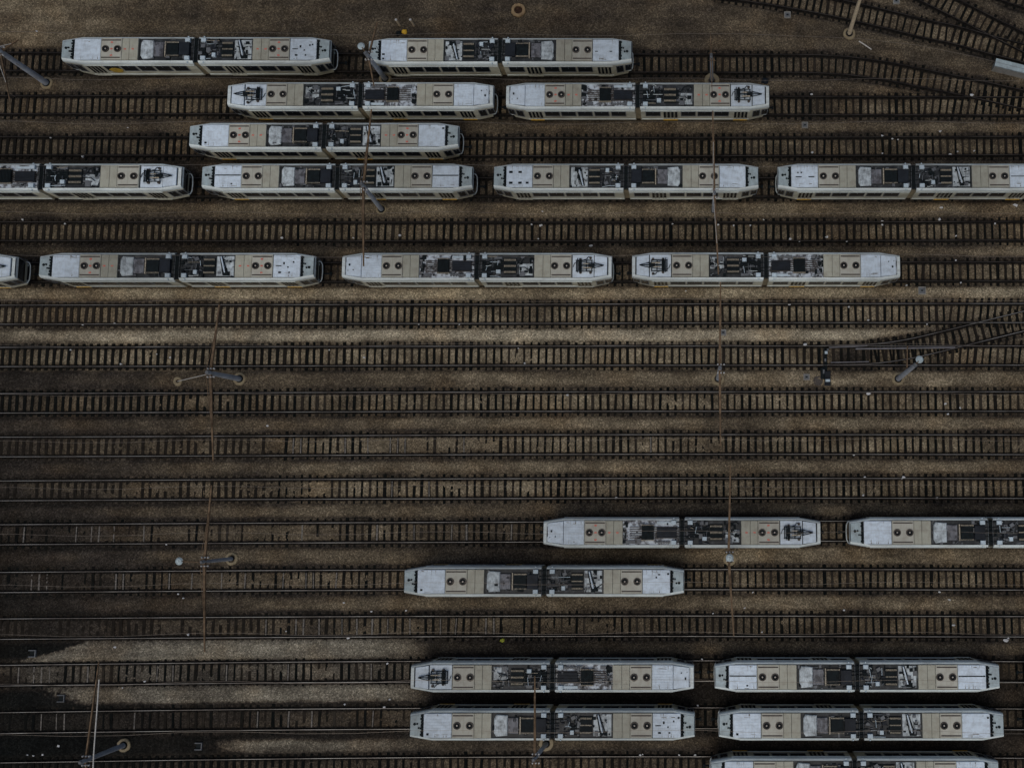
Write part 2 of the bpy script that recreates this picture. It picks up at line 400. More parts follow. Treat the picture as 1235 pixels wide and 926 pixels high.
# strip between N and O
e1 = X-(ux(62, 790)+edge+np.clip((Y-(yO+yN)/2)*3.6, -4, 8)); r1 = sm(e1+fe*4, .30)*sm(-(X-ux(500, 790)), 1.2)*(Y < yN-.9)*(Y > yO)
e2 = X-(ux(78, 838)+edge*1.2-np.clip((Y-(yO+yP)/2)*2.5, -3, 3)); low = (yP+1.25+edge*.12+fe*.4)
r2 = sm(e2+fe*4, .30)*sm(-(X-ux(508, 838)), 1.0)*(Y < yO)*sm(Y-low, .05)
e3 = X-(ux(262, 895)+edge*1.3-np.clip((Y-(yP+yQ)/2)*2.0, -3, 3)); low3 = yQ+1.15+edge*.1+fe*.3; top3 = yP-1.5-edge*.1+fe*.4
r3 = sm(e3+fe*4, .30)*sm(-(X-ux(500, 895)), 1.5)*sm(Y-low3, .06)*sm(top3-Y, .06)
pale = np.clip(np.maximum(r1, np.maximum(r2, r3*.85)), 0, 1)
darkN = (1-sm(e1+fe, .3))*(Y < yN-1.0)*(Y > yO+.6)
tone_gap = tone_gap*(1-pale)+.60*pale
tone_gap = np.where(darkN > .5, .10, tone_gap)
# cross profile
z_gap = .03+.05*np.cos(np.clip((dist-1.75)/1.0, -1, 1)*math.pi/2)
w_out = sm(dist-1.20, .05)
low_row = (rowof >= 8)*(near_k < 17)
z_bed = np.where(low_row, -.045, -.065)-.04*np.exp(-((dist-.72)/.13)**2)-.012*np.exp(-((dist-1.0)/.12)**2)
z = z_bed*(1-w_out)+z_gap*w_out
cover = (fbm(X, Y, .55, 88)-.5)*.06+(fbm(X, Y, 1.1, 90)-.5)*.09+(fbm(X, Y, 6, 95)-.5)*.10
cover = cover*np.where(dist < .62, 1, .35)
leftcov = np.interp(Xc, XS, [.036,.034,.030,.028,.022,.014,.006,0,0])*((rowof >= 9) & (rowof <= 15))-.012*(rowof == 14)
z = z+(cover+leftcov)*(1-w_out)+(n_mid-.5)*.05*w_out+(n_fine-.5)*.030
z = np.where((np.abs(X) > 64) | (Y > 50) | (Y < -30), 0.0, z)
# tone darkened in bands along the rails and on the outer shoulder
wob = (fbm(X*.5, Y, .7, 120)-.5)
rail_dark = np.exp(-(np.abs(dist-.755+wob*.05)/.17)**3)*.97
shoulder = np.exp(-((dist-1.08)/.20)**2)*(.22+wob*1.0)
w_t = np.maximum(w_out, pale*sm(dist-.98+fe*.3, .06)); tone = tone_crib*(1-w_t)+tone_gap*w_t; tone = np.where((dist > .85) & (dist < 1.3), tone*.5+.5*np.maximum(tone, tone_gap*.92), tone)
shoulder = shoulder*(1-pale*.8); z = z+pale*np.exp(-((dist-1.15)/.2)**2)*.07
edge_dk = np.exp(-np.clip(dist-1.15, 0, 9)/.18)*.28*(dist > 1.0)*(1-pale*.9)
tone = tone*(1-np.clip(rail_dark, 0, 1))*(1-np.clip(shoulder*(1-pale*.6), 0, .85))*(1-edge_dk)
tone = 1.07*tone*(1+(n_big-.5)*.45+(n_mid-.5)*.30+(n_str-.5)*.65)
# dark oily patch round the point machine
pm = P(1010, 430); tone = tone*(1-.72*np.exp(-(((X-pm.x-1.2)/2.1+(n_mid-.5)*.8)**2+((Y-pm.y)/.85+(n_fine-.5)*.5)**2)))
# the lower left corner is old oily ballast
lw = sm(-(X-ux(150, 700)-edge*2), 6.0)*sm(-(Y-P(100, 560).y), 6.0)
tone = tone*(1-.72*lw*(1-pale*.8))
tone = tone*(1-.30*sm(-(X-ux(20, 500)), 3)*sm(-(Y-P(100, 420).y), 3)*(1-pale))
tone = np.clip(tone, 0.02, 1)
greyf = np.clip(pale+.35*np.exp(-((Y-P(600, 404).y)/1.2)**2), 0, 1)
ny, nx = X.shape
co = np.stack([X, Y, z], -1).reshape(-1, 3).astype(np.float32)
ii = (np.arange(ny-1)[:, None]*nx+np.arange(nx-1)[None]).reshape(-1)
fc = np.stack([ii, ii+1, ii+nx+1, ii+nx], -1).astype(np.int32)
me = bpy.data.meshes.new('ground'); me.vertices.add(len(co)); me.vertices.foreach_set('co', co.ravel())
me.loops.add(fc.size); me.loops.foreach_set('vertex_index', fc.ravel()); me.polygons.add(len(fc))
me.polygons.foreach_set('loop_start', np.arange(0, fc.size, 4, dtype=np.int32))
me.update(calc_edges=True)
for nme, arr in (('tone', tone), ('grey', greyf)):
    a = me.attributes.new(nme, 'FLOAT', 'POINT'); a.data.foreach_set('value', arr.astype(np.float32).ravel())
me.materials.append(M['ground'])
me.polygons.foreach_set('use_smooth', np.ones(len(fc), bool))
ground = bpy.data.objects.new('ground', me); col.objects.link(ground)
tag(ground, 'brown ballast and gravel ground of the tram yard, pale gravel lower left', 'ground', kind='structure')

# ------------------------------------------------------------------ trams on their rows (photo x of roof ends, photo y of roof centre)
ROOF_Z = 3.1
TRAMS = [ # left, right, v, type, reversed, marks, label
 (74,398,59.8,2,0,'red spots', 'far left tram of the top row, yellow blotch on its side'),
 (444,762,61,2,1,'holes', 'right tram of the top row, mast lamp over its left nose'),
 (274,595,114.5,1,1,'', 'second row tram with folded pantograph on its left end'),
 (610,928,115,1,0,'red', 'second row tram with pantograph at right and red chalk marks'),
 (228,553,163.6,2,0,'red', 'lone tram in the third row from top'),
 (-121,219,213,1,0,'noleft', 'leftmost tram of the fourth row, its left half cut by the photo edge'),
 (243,570,213,2,0,'line', 'second tram from left in the fourth row, a mast foot below its middle'),
 (595,915,213,2,1,'four', 'tram of the fourth row with four dark vents on its left roof panel'),
 (938,1266,213,2,0,'dash', 'rightmost tram of the fourth row, dark dashes on its left roof panel'),
 (-310,18.5,322,1,0,'', 'tram at the left photo edge in the fifth row, only its right nose in view'),
 (47,379,321,2,0,'spots red', 'fifth row tram at left with black spots on its right roof panel'),
 (412,738,321,1,0,'', 'middle tram of the fifth row with pantograph folded on its right end'),
 (762,1086,320.5,1,1,'', 'rightmost tram of the fifth row with pantograph folded on its left end'),
 (655,990,642,1,0,'red', 'tram below the empty middle tracks, pantograph at right and round mast lamp under it'),
 (1025,1365,642,2,0,'', 'tram cut by the right photo edge beside the pantograph tram below the empty tracks'),
 (487,825,701,2,0,'', 'lone tram with clean white end panels, one row above the lower four trams'),
 (495,837,816.3,1,1,'', 'left tram of the third row from bottom with pantograph folded on its left end'),
 (862,1206,816,2,0,'line', 'right tram of the third row from bottom with long dark seams along both end panels'),
 (494,838,874.4,2,0,'spots', 'left tram of the second row from bottom, mast beam crossing its middle'),
 (867,1211,874.4,2,0,'', 'right tram of the second row from bottom with plain white end panels'),
 (857,1205,932.5,2,0,'', 'tram at the bottom photo edge, only its upper half in view'),
 (1247,1591,816.3,2,0,'', 'third row from bottom, tram at right edge with only its bumper in view'),
 (1248,1592,874.4,2,0,'', 'second row from bottom, tram at right edge with only its bumper in view'),
]
tram_spans = []
for t in TRAMS:
    a = P(t[0], t[2], ROOF_Z); b = P(t[1], t[2], ROOF_Z); tram_spans.append((a.x, b.x, (a.y+b.y)/2))

# ------------------------------------------------------------------ railway tracks
TLAB = {
 'A': 'top track of the yard, under the two topmost trams, curving down at right',
 'B': 'second straight track from the top, joined by the curving track at right',
 'C': 'third track from the top with the lone tram on it, empty to the right',
 'D': 'fourth track from the top, hidden by four trams in a line',
 'E': 'empty track between the four-tram row and the row below it',
 'F': 'fifth-row track under four trams, empty at far right',
 'G': 'first empty track below the upper trams, just above the palest gravel strip',
 'H': 'track with the black point machine and switch at right',
 'I': 'empty track just below the switch and the three mast footings',
 'J': 'third of the five empty middle tracks below the switch, long mast beams ending over it',
 'K': 'empty track two above the pantograph tram of the lower group',
 'L': 'track of the pantograph tram in the lower right, empty at left',
 'M': 'track of the single tram at lower centre, empty on both sides',
 'N': 'lowest track without any tram, below the single tram',
 'O': 'track running through pale gravel at lower left, third row of trams from bottom',
 'P': 'dark track at lower left with mast beam over it, second row of trams from bottom',
 'Q': 'bottom track along the lower photo edge',
 'R': 'curving track across the upper right corner, above the pale concrete trough',
 'S': 'steep diagonal track crossing the curve in the upper right corner',
 'U': 'track just touching the very top right corner',
 'T': 'branch track swinging up to the right from the switch',
}
def offset_poly(c, off, dz=0):
    out = []
    for i, p in enumerate(c):
        a = c[max(i-1, 0)]; b = c[min(i+1, len(c)-1)]; d = (b-a).normalized(); n = Vector((-d.y, d.x, 0))
        out.append(p+n*off+Vector((0, 0, dz)))
    return out
def rail_mesh(c, off, dz):
    """rail swept along the line: foot, web, head; its running surface has the worn steel"""
    prof = [(-.070,.0),(-.070,.015),(-.014,.035),(-.012,.115),(-.036,.125),(-.036,.148),(-.016,.152),(.016,.152),(.036,.148),(.036,.125),(.012,.115),(.014,.035),(.070,.015),(.070,.0)]
    m = MB(); base = offset_poly(c, off, dz); n = len(prof); vs = []
    for i, p in enumerate(base):
        a = base[max(i-1, 0)]; b = base[min(i+1, len(base)-1)]; d = (b-a).normalized(); nn = Vector((-d.y, d.x, 0))
        for w, h in prof: vs.append(p+nn*w+Vector((0, 0, h)))
    m.add(vs, []); 
    for i in range(len(base)-1):
        for j in range(n-1):
            m.f.append((i*n+j, (i+1)*n+j, (i+1)*n+j+1, i*n+j+1)); m.m.append(1 if j in (6,) else 0)
    return m
sl_variants = []
for i in range(10):
    r = random.Random(i); w = r.uniform(.17, .25); hl = r.uniform(1.05, 1.16); m = MB()
    sk = r.uniform(-.02, .02)
    vs = [(-w/2,-hl,-.16),(w/2,-hl,-.16),(w/2,hl,-.16),(-w/2,hl,-.16),
          (-w/2+.01+sk,-hl,-.012),(w/2-.01+sk,-hl+.015,-.012),(w/2-.01,hl-.02,-.012),(-w/2+.01,hl,-.012),
          (-w/2+.02+sk,-hl+.02,0),(w/2-.02+sk,-hl+.03,0),(w/2-.02,hl-.03,0),(-w/2+.02,hl-.02,0)]
    fs = [(8,9,10,11)]
    for a in range(4):
        b = (a+1) % 4; fs.append((a,b,b+4,a+4)); fs.append((a+4,b+4,b+8,a+8))
    m.add(vs, fs)
    for s in (-.7175, .7175):   # iron chairs under the rails
        m.mi = 1; m.box(-.09, .09, s-.17, s+.17, 0, .02)
    sl_variants.append(m.mesh('sleeper', [M['sleeper'], M['rust']]))
pale_variants = []
for i in range(4):
    r = random.Random(i+50); w = r.uniform(.03, .06); m = MB(); m.bbox(-.11, .11, -1.04, 1.04, -.16, -.02, .01); m.mi = 1; m.bbox(-w, w, -.60, .58, -.03, .015, .01); pale_variants.append(m.mesh('sleeper', [M['sleeper'], M['sleeper_pale']]))
def in_tram(p):
    for a, b, y in tram_spans:
        if a+.4 < p.x < b-.4 and abs(p.y-y) < 1.3: return True
    return False
def project(p):
    d = Vector(p)-Vector((0, 0, CH)); zf = d.y*st-d.z*ct; uu = d.x; vv = d.y*ct+d.z*st
    return PX+FPX*uu/zf, PY-FPX*vv/zf
for ki, (k, c) in enumerate(TRC.items()):
    root = empty('railway_track', (0, 0, 0)); tag(root, TLAB[k], 'railway track', 'railway tracks of the yard')
    dz = {'A': .005, 'S': .006, 'T': .005, 'U': .003}.get(k, 0.0)
    for s in (-1, 1):
        o = rail_mesh(c, s*.7515, dz).build('rail', [M['rust'], M['railhead' if k in 'GHIJKLMNOPQT' else 'raildull']], root)
    # sleepers at 0.6 m
    pts = []; acc = .3; r = random.Random(ki*13+1)
    for i in range(len(c)-1):
        a, b = c[i], c[i+1]; Lg = (b-a).length; d = (b-a).normalized()
        while acc < Lg:
            q = a+d*acc; pts.append((q, math.atan2(d.y, d.x))); acc += .575+r.uniform(-.025, .025)
        acc -= Lg
    info = []
    for q, an in pts:
        if k == 'T' and q.x < P(1046, 420).x: continue
        u, v = project(q)
        if u < -75 or u > 1300 or v < -60 or v > 985: continue
        hid = in_tram(q) or u < 0 or u > 1235 or v < 0 or v > 926
        info.append((hid, abs(q.x)+abs(q.y), q, an))
    info.sort(key=lambda t: (t[0], t[1]))
    rest = MB()
    for n, (hid, _, q, an) in enumerate(info):
        jit = r.gauss(0, .018) if k not in 'RSUT' else r.gauss(0, .04)
        zz = dz*.8+r.uniform(-.022, .012); me_ = r.choice(sl_variants)
        if k in 'JKLMNOP' and r.random() < np.interp(q.x, [-50, -15, 5], [.22, .14, .0]): me_ = r.choice(pale_variants); zz = .012
        sc = 1.0
        if k == 'H' and P(1000, 430).x < q.x < P(1135, 430).x: sc = 1.0+.45*(q.x-P(1000, 430).x)/8
        u_, v_ = project(q)
        if k in 'GH' and u_ > 1140: sc = 1.22; jit -= .13
        if k == 'B' and u_ > 1115: sc = 1.15; jit -= .16
        if n < 100:
            o = bpy.data.objects.new('sleeper', me_); col.objects.link(o); o.parent = root
            o.location = (q.x, q.y+(.0 if sc == 1 else (sc-1)*.9), zz); o.rotation_euler = (0, 0, an+jit); o.scale = (r.uniform(.85, 1.2), sc, 1)
        else:
            w = .12; hl = 1.04
            rest.box(q.x-w, q.x+w, q.y-hl, q.y+hl, -.16, zz, rz=an+jit)
    if rest.v:
        o = rest.build('sleepers', M['sleeper'], root); tag(o, kind='stuff')

# point blades and frog guard of the switch
sw = empty('point_machine', P(995, 440)); tag(sw, 'black point machine with throw rods across the switch track', 'point machine')
o0 = P(995, 440)
def rel(u, v, h=0): 
    q = P(u, v, h)-o0; return (q.x, q.y, h)
m = MB(); a = rel(997.5, 457.5); m.bbox(a[0]-.22, a[0]+.24, a[1]-.5, a[1]+.62, 0.0, .34, .05); m.bbox(a[0]-.16, a[0]+.18, a[1]-.42, a[1]+.1, .34, .42, .04); m.build('motor_box', M['navy'], sw)
m = MB(); a = rel(992, 452); m.bbox(a[0]-.16, a[0]+.14, a[1]-.35, a[1]+.55, 0, .22, .04); m.build('gear_case', M['black'], sw)
m = MB()
for u in (993.5, 996.5): m.tube(rel(u, 420, .12), rel(u, 452, .12), .045)
m.tube(rel(995, 419.5, .16), rel(995, 446, .16), .03); m.build('throw_rod', M['black'], sw)
for (u, v, w, h, nme) in ((997.6, 459.6, .18, .10, 'cover'), (993, 448.5, .08, .17, 'cover'), (995, 434.6, .07, .12, 'cover'), (996, 425.5, .11, .11, 'cover'), (998, 422, .07, .07, 'cover')):
    a = rel(u, v); m = MB(); m.bbox(a[0]-w, a[0]+w, a[1]-h, a[1]+h, .0, .46 if w > .15 else .24, .03); m.build(nme, M['bluegrey'] if w > .1 else M['grey'], sw)
# blade rails
bl = empty('switch_blades', P(1040, 429)); tag(bl, 'bright pair of switch blades between the rails right of the point machine', 'switch blades')
def rail_piece(pix, w=.035, z=.158):
    m = MB(); pts = [P(u, v, z) for u, v in pix]
    for p, q in zip(pts[:-1], pts[1:]):
        d = (q-p).normalized(); n = Vector((-d.y, d.x, 0))
        vs = [p-n*w, p+n*w, q+n*w, q-n*w]; m.add([v-Vector((0, 0, .14)) for v in vs]+vs, [(0,3,7,4),(1,5,6,2),(4,7,6,5),(0,4,5,1),(2,6,7,3)])
    for i in range(len(m.v)): m.v[i] = tuple(Vector(m.v[i])-bl.location)
    return m
M['blade'] = plain('blade_steel', (.17,.17,.18), rough=.35, var=.25, scale=2, metallic=.5)
rail_piece([(1032, 420.6), (1060, 420.2), (1100, 419.7), (1152, 419.0)], .05).build('blade', M['blade'], bl)
rail_piece([(1002, 437.0), (1025, 436.6), (1048, 436.0)], .03).build('blade', M['blade'], bl)
rail_piece([(1000, 418.9), (1028, 418.0), (1046, 416.9)], .03, .163).build('blade', M['blade'], bl)

# ------------------------------------------------------------------ tram prototypes
HL = 10.12        # half length over roof
def outline(w, tipw, tip=0.0, x1=HL-.20, taper=1.5):
    """plan of one half, nose at +x, joint near x=0.  returned ccw"""
    x0 = HL-x1
    return [(x0, -w), (HL-taper, -w), (HL-tip, -tipw), (HL-tip, tipw), (HL-taper, w), (x0, w)]
def U(u): return HL-u   # u measured from nose tip

def half_body(par, well='sooty'):
    """body shell of one half with rounded roof edge"""
    prof = [(1.08, .68), (1.09, 1.5), (1.08, 2.74), (1.06, 2.92), (1.00, 3.03), (.90, 3.09), (.90, 2.98)]
    m = MB(); rings = []
    for w, z in prof:
        t = w-1.08
        rings.append([(x, y, z) for x, y in outline(w, .83+t, tip={.68: .40, 1.5: .26, 2.74: .0}.get(z, .03))])
    n = 6
    vs = [p for r_ in rings for p in r_]; fs = []
    mats = []
    for i in range(len(prof)-1):
        for j in range(n):
            fs.append((i*n+j, i*n+(j+1) % n, (i+1)*n+(j+1) % n, (i+1)*n+j)); mats.append(1 if i >= 2 else 0)
    fs.append(tuple(range(n-1, -1, -1))); mats.append(0)
    fs.append(tuple((len(prof)-1)*n+i for i in range(n))); mats.append(2)
    m.v = vs; m.f = fs; m.m = mats
    return m.build('body', [M['side'], M['rim'], M[well]], par)
def side_y(x, s, off=0.0):
    """y of the body wall at x"""
    if x <= HL-1.5: w = 1.09
    else: w = 1.09+(0.84-1.09)*(x-(HL-1.5))/1.5
    return s*(w+off)
def wall_panel(m, x0, x1, z0, z1, s, t0=.004, t1=.016):
    a0, a1 = side_y(x0, s, t0-.02), side_y(x1, s, t0-.02); b0, b1 = side_y(x0, s, t1), side_y(x1, s, t1)
    vs = [(x0,a0,z0),(x1,a1,z0),(x1,b1,z0),(x0,b0,z0),(x0,a0,z1),(x1,a1,z1),(x1,b1,z1),(x0,b0,z1)]
    fs = [(0,3,2,1),(4,5,6,7),(0,1,5,4),(1,2,6,5),(2,3,7,6),(3,0,4,7)]
    if s < 0: fs = [tuple(reversed(f)) for f in fs]
    m.add(vs, fs)
def window(par, x0, x1, s, z0=1.62, z1=2.50):
    m = MB(); wall_panel(m, x0, x1, z0, z1, s, 0, .012); w = m.build('window', M['glass'], par)
    f = MB(); t = .05
    for a, b, c, d in ((x0-t, x1+t, z1, z1+t), (x0-t, x1+t, z0-t, z0), (x0-t, x0, z0, z1), (x1, x1+t, z0, z1), ((x0+x1)/2-.015, (x0+x1)/2+.015, z1-.3, z1)):
        wall_panel(f, a, b, c, d, s, 0, .028)
    f.build('frame', M['grey'], w)
def door(par, x0, x1, s):
    m = MB(); wall_panel(m, x0, x1, .72, 2.62, s, 0, .02); d = m.build('door', M['side'], par)
    g = MB(); n = 4; w = (x1-x0)/n
    for i in range(n): wall_panel(g, x0+i*w+.05, x0+(i+1)*w-.05, 1.25, 2.50, s, .02, .028)
    g.build('door_pane', M['glass'], d)
    g = MB(); 
    for i in range(1, n): wall_panel(g, x0+i*w-.015, x0+i*w+.015, .85, 2.58, s, .02, .026)
    g.build('door_seal', M['black'], d)
    g = MB(); wall_panel(g, x0+.02, x1-.02, .72, .90, s, .0, .04); g.build('door_step', M['yellow'], d)
def fan(par, x, z):
    m = MB(); m.ring((0, 0), .20, .275, 0, .07, 24); r = m.build('fan', M['fan'], par, (x, 0, z))
    g = MB(); g.disc((0, 0), .21, .012); 
    for i in range(7):
        t = 2*math.pi*i/7; g.add([(0,0,.02), (.19*math.cos(t), .19*math.sin(t), .02), (.19*math.cos(t+.45), .19*math.sin(t+.45), .045)], [(0,1,2)])
    g.build('blades', M['black'], r)
    g = MB(); g.tube((0,0,.01), (0,0,.06), .062, .05, 12); g.build('hub', M['fanhub'], r)
def ac_unit(par):
    m = MB(); m.bbox(U(4.58), U(3.02), -.86, .86, 3.0, 3.20, .02); a = m.build('air_conditioner', M['unit'], par)
    for s in (-1, 1): m = MB(); m.bbox(U(4.50), U(3.08), s*.70-.045, s*.70+.045, 3.20, 3.225, .008); m.build('grille', M['fan'], a)
    m = MB()
    for s in (-1, 1): m.box(U(4.55), U(3.05), s*.845-.01, s*.845+.01, 3.2, 3.215)
    for u in (3.05, 4.55, 3.83): m.box(U(u)-.008, U(u)+.008, -.80, .80, 3.2, 3.212)
    m.build('lid_seam', M['beige'], a)
    for u in (3.38, 4.28): fan(a, U(u), 3.20)
    m = MB(); m.bbox(U(5.80), U(5.16), -.86, .86, 3.0, 3.18, .015); m.bbox(U(5.14), U(4.60), -.86, .86, 3.0, 3.175, .015)
    for s in (-.5, .5): m.bbox(U(5.78), U(4.66), s-.006, s+.006, 3.17, 3.192, .002)
    m.build('roof_panel', M['beige'], par)
def red_marks(par):
    m = MB()
    for u, w, z in ((3.83, .52, 3.214), (3.83, 0, 3.214), (3.83, -.52, 3.214), (4.83, 0, 3.178), (5.42, 0, 3.183)):
        for a in (-.05, 0, .05): m.box(U(u)+a-.02, U(u)+a+.02, w-.055, w+.055, z-.004, z+.003, rz=random.uniform(-.5, .5))
    m.build('chalk_mark', M['red'], par)
def nose1(par):
    """long sloping cap, then ribbed panel"""
    m = MB(); m.prism([(U(1.47), -.82), (U(.55), -.72), (U(.36), -.68), (U(.36), .68), (U(.55), .72), (U(1.47), .82)], 3.0, 3.15, .02)
    m.build('nose_cap', M['cap'] if random.random() < .15 else M['roof'], par)
    m = MB(); m.prism([(U(.26), -.69), (U(.03), -.66), (U(.03), .66), (U(.26), .69)], 2.98, 3.10, .01); m.build('nose_strip', M['rim'], par)
    m = MB(); m.prism([(U(2.99), -.86), (U(1.50), -.85), (U(1.50), .85), (U(2.99), .86)], 3.0, 3.12, .02)
    for i in range(9): m.bbox(U(2.95), U(1.56), -.74+i*.185-.018, -.74+i*.185+.018, 3.11, 3.135, .006)
    m.build('roof_panel', M['roof'], par)
    m = MB(); m.bbox(U(.66), U(.56), -.16, -.02, 3.14, 3.24, .01); m.tube((U(.9), .3, 3.14), (U(.9), .3, 3.22), .04); m.tube((U(.5), .35, 3.14), (U(.5), .35, 3.2), .03)
    m.build('antenna', M['black'], par)
def nose2(par, marks=''):
    m = MB(); m.prism([(U(.82), -.78), (U(.05), -.67), (U(.05), .67), (U(.82), .78)], 2.98, 3.12, .015); m.build('nose_cap', M['cap'], par)
    m = MB(); m.box(U(.96), U(.83), -.80, .80, 2.99, 3.06)
    r = random.Random(3)
    for i in range(7): y = -.7+i*.22; m.bbox(U(.97), U(.78)+r.uniform(-.03, .06), y-.05, y+.04+r.uniform(0, .06), 3.02, 3.17+r.uniform(0, .06), .01)
    m.build('cable_gutter', M['black'], par)
    m = MB(); m.tube((U(.55), -.12, 3.1), (U(.55), -.12, 3.2), .075, .06, 12); m.tube((U(.36), -.1, 3.1), (U(.36), -.1, 3.16), .1, .1, 12); m.bbox(U(.7), U(.6), .12, .22, 3.1, 3.2, .01)
    m.build('antenna', M['black'], par)
    m = MB(); m.prism([(U(2.99), -.85), (U(1.10), -.85), (U(1.0), -.78), (U(1.0), .78), (U(1.10), .85), (U(2.99), .85)], 3.0, 3.17, .035)
    for i in range(7): m.bbox(U(2.95), U(1.16), -.66+i*.22-.012, -.66+i*.22+.012, 3.16, 3.182, .004)
    m.build('roof_panel', M['roof'], par)
def panto(par):
    m = MB(); m.prism([(U(1.30), -.82), (U(.55), -.72), (U(.36), -.68), (U(.36), .68), (U(.55), .72), (U(1.30), .82)], 3.0, 3.15, .02)
    m.build('nose_cap', M['roof'], par)
    m = MB(); m.prism([(U(.26), -.69), (U(.03), -.66), (U(.03), .66), (U(.26), .69)], 2.98, 3.10, .01); m.build('nose_strip', M['rim'], par)
    m = MB(); m.box(U(2.95), U(1.36), -.85, .85, 3.0, 3.05); m.build('roof_panel', M['roof'], par)
    root = empty('pantograph'); root.parent = par
    m = MB()
    for s in (-1, 1):
        m.tube((U(2.7), s*.42, 3.2), (U(1.45), s*.42, 3.2), .035); m.tube((U(2.55), s*.36, 3.27), (U(.75), s*.07, 3.33), .028, .02)
    for u in (2.65, 2.3, 1.9, 1.5): m.tube((U(u), -.44, 3.2), (U(u), .44, 3.2), .035)
    m.build('base_frame', M['black'], root)
    m = MB()
    m.tube((U(2.5), 0, 3.32), (U(.58), 0, 3.36), .055, .03); m.tube((U(1.35), -.2, 3.32), (U(.62), -.02, 3.34), .03); m.tube((U(1.35), .2, 3.32), (U(.62), .02, 3.34), .03)
    m.tube((U(2.38), -.52, 3.36), (U(2.38), .52, 3.36), .05); m.tube((U(2.55), -.55, 3.34), (U(2.55), .55, 3.34), .03)
    m.bbox(U(2.5), U(2.25), -.3, .3, 3.2, 3.34, .02); m.bbox(U(1.75), U(1.3), -.12, .12, 3.2, 3.4, .02)
    m.build('folded_arm', M['black'], root)
    m = MB()
    for u, w in ((2.35, -.5), (2.35, .5), (1.6, -.5), (1.6, .62)):
        for i in range(3): m.tube((U(u), w, 3.05+i*.05), (U(u), w, 3.08+i*.05), .10, .10, 10)
    m.build('insulator', M['fan'], root)
    m = MB(); m.tube((U(2.15), -.17, 3.34), (U(1.5), -.17, 3.34), .05); m.tube((U(2.15), .13, 3.34), (U(1.65), .13, 3.34), .04); m.build('spring', M['coil'], root)
    m = MB(); m.path([(U(1.6), .62, 3.2), (U(1.75), .7, 3.2), (U(1.9), .5, 3.2), (U(2.1), .45, 3.22)], .03); m.path([(U(2.9), -.1, 3.15), (U(2.8), .2, 3.18), (U(2.6), .3, 3.2)], .025); m.build('cable', M['black'], root)
def coils(par, x0, x1, y, z=3.12, r=.055, n=9, name='resistor', h=.1):
    m = MB()
    for i in range(n):
        x = x0+(x1-x0)*(i+.5)/n; m.bbox(x-(x1-x0)/n*.20, x+(x1-x0)/n*.20, y-r, y+r, z, z+h, .008)
    m.box(x0, x1, y-.012, y+.012, z-.02, z+h*.6)
    return m.build(name, M['coil'], par)
def corner_boxes(par):
    for s in (-1, 1):
        m = MB(); m.bbox(.42, .78, s*.72-.15, s*.72+.15, 3.0, 3.24, .02); m.tube((.6, s*1.02, 3.02), (.6, s*1.02, 3.12), .07, .05, 8); m.build('roof_box', M['bluegrey'], par)
SEED = 0
def grime(par, seed, x0, x1, z):
    r = random.Random(seed+SEED*31); m = MB()
    for i in range(r.randint(5, 10)):
        x = r.uniform(x0+.05, x1-.3); s_ = r.choice((-1, 1)); y = s_*r.uniform(.55, .80); l = r.uniform(.1, .5); w = r.uniform(.008, .03)
        if r.random() < .4: m.add([(x, y-w*.3, z), (x+l, y-w, z), (x+l*.8, y+w, z), (x+.02, y+w, z)], [(0,1,2,3)])
        else: m.add([(x, s_*.80, z), (x+w*2, s_*.82, z), (x+w*1.5, s_*r.uniform(.3, .6), z), (x+w, s_*.62, z)], [(0,1,2,3) if s_ > 0 else (0,1,2,3)])
    m.build('dirt_run', M['dirtrun'], par)
def clutter(par, seed, x0, x1, n, mats=('black', 'grey', 'navy', 'bluegrey'), name='roof_gear', dens=1.0, wmax=.8):
    """real small fittings bolted to the roof: boxes, conduits, flanges"""
    r = random.Random(seed+SEED*101); ms = {k: MB() for k in mats}
    for i in range(int(n*1.15)):
        m = ms[r.choice(mats)]; x = r.uniform(x0, x1); y = r.uniform(-wmax, wmax); t = r.random()
        if t < .45:
            w, l = r.uniform(.04, .16), r.uniform(.04, .18); m.bbox(x-w, x+w, max(-.86, y-l), min(.86, y+l), 2.97, 3.04+r.uniform(0, .14), .01)
        elif t < .8:
            dx = r.uniform(-.5, .5); dy = 0 if r.random() < .6 else r.uniform(-.3, .3)
            if r.random() < .4: dx, dy = r.uniform(-.08, .08), r.uniform(-.5, .5)
            q = (min(x1, max(x0, x+dx)), max(-.84, min(.84, y+dy)), 3.06+r.uniform(0, .08)); m.tube((x, y, 3.06+r.uniform(0, .08)), q, r.uniform(.018, .038), None, 6)
        else:
            m.tube((x, y, 3.0), (x, y, 3.05+r.uniform(.02, .12)), r.uniform(.03, .08), None, 8)
    for k, m in ms.items():
        if m.v: m.build(name, M[k], par)
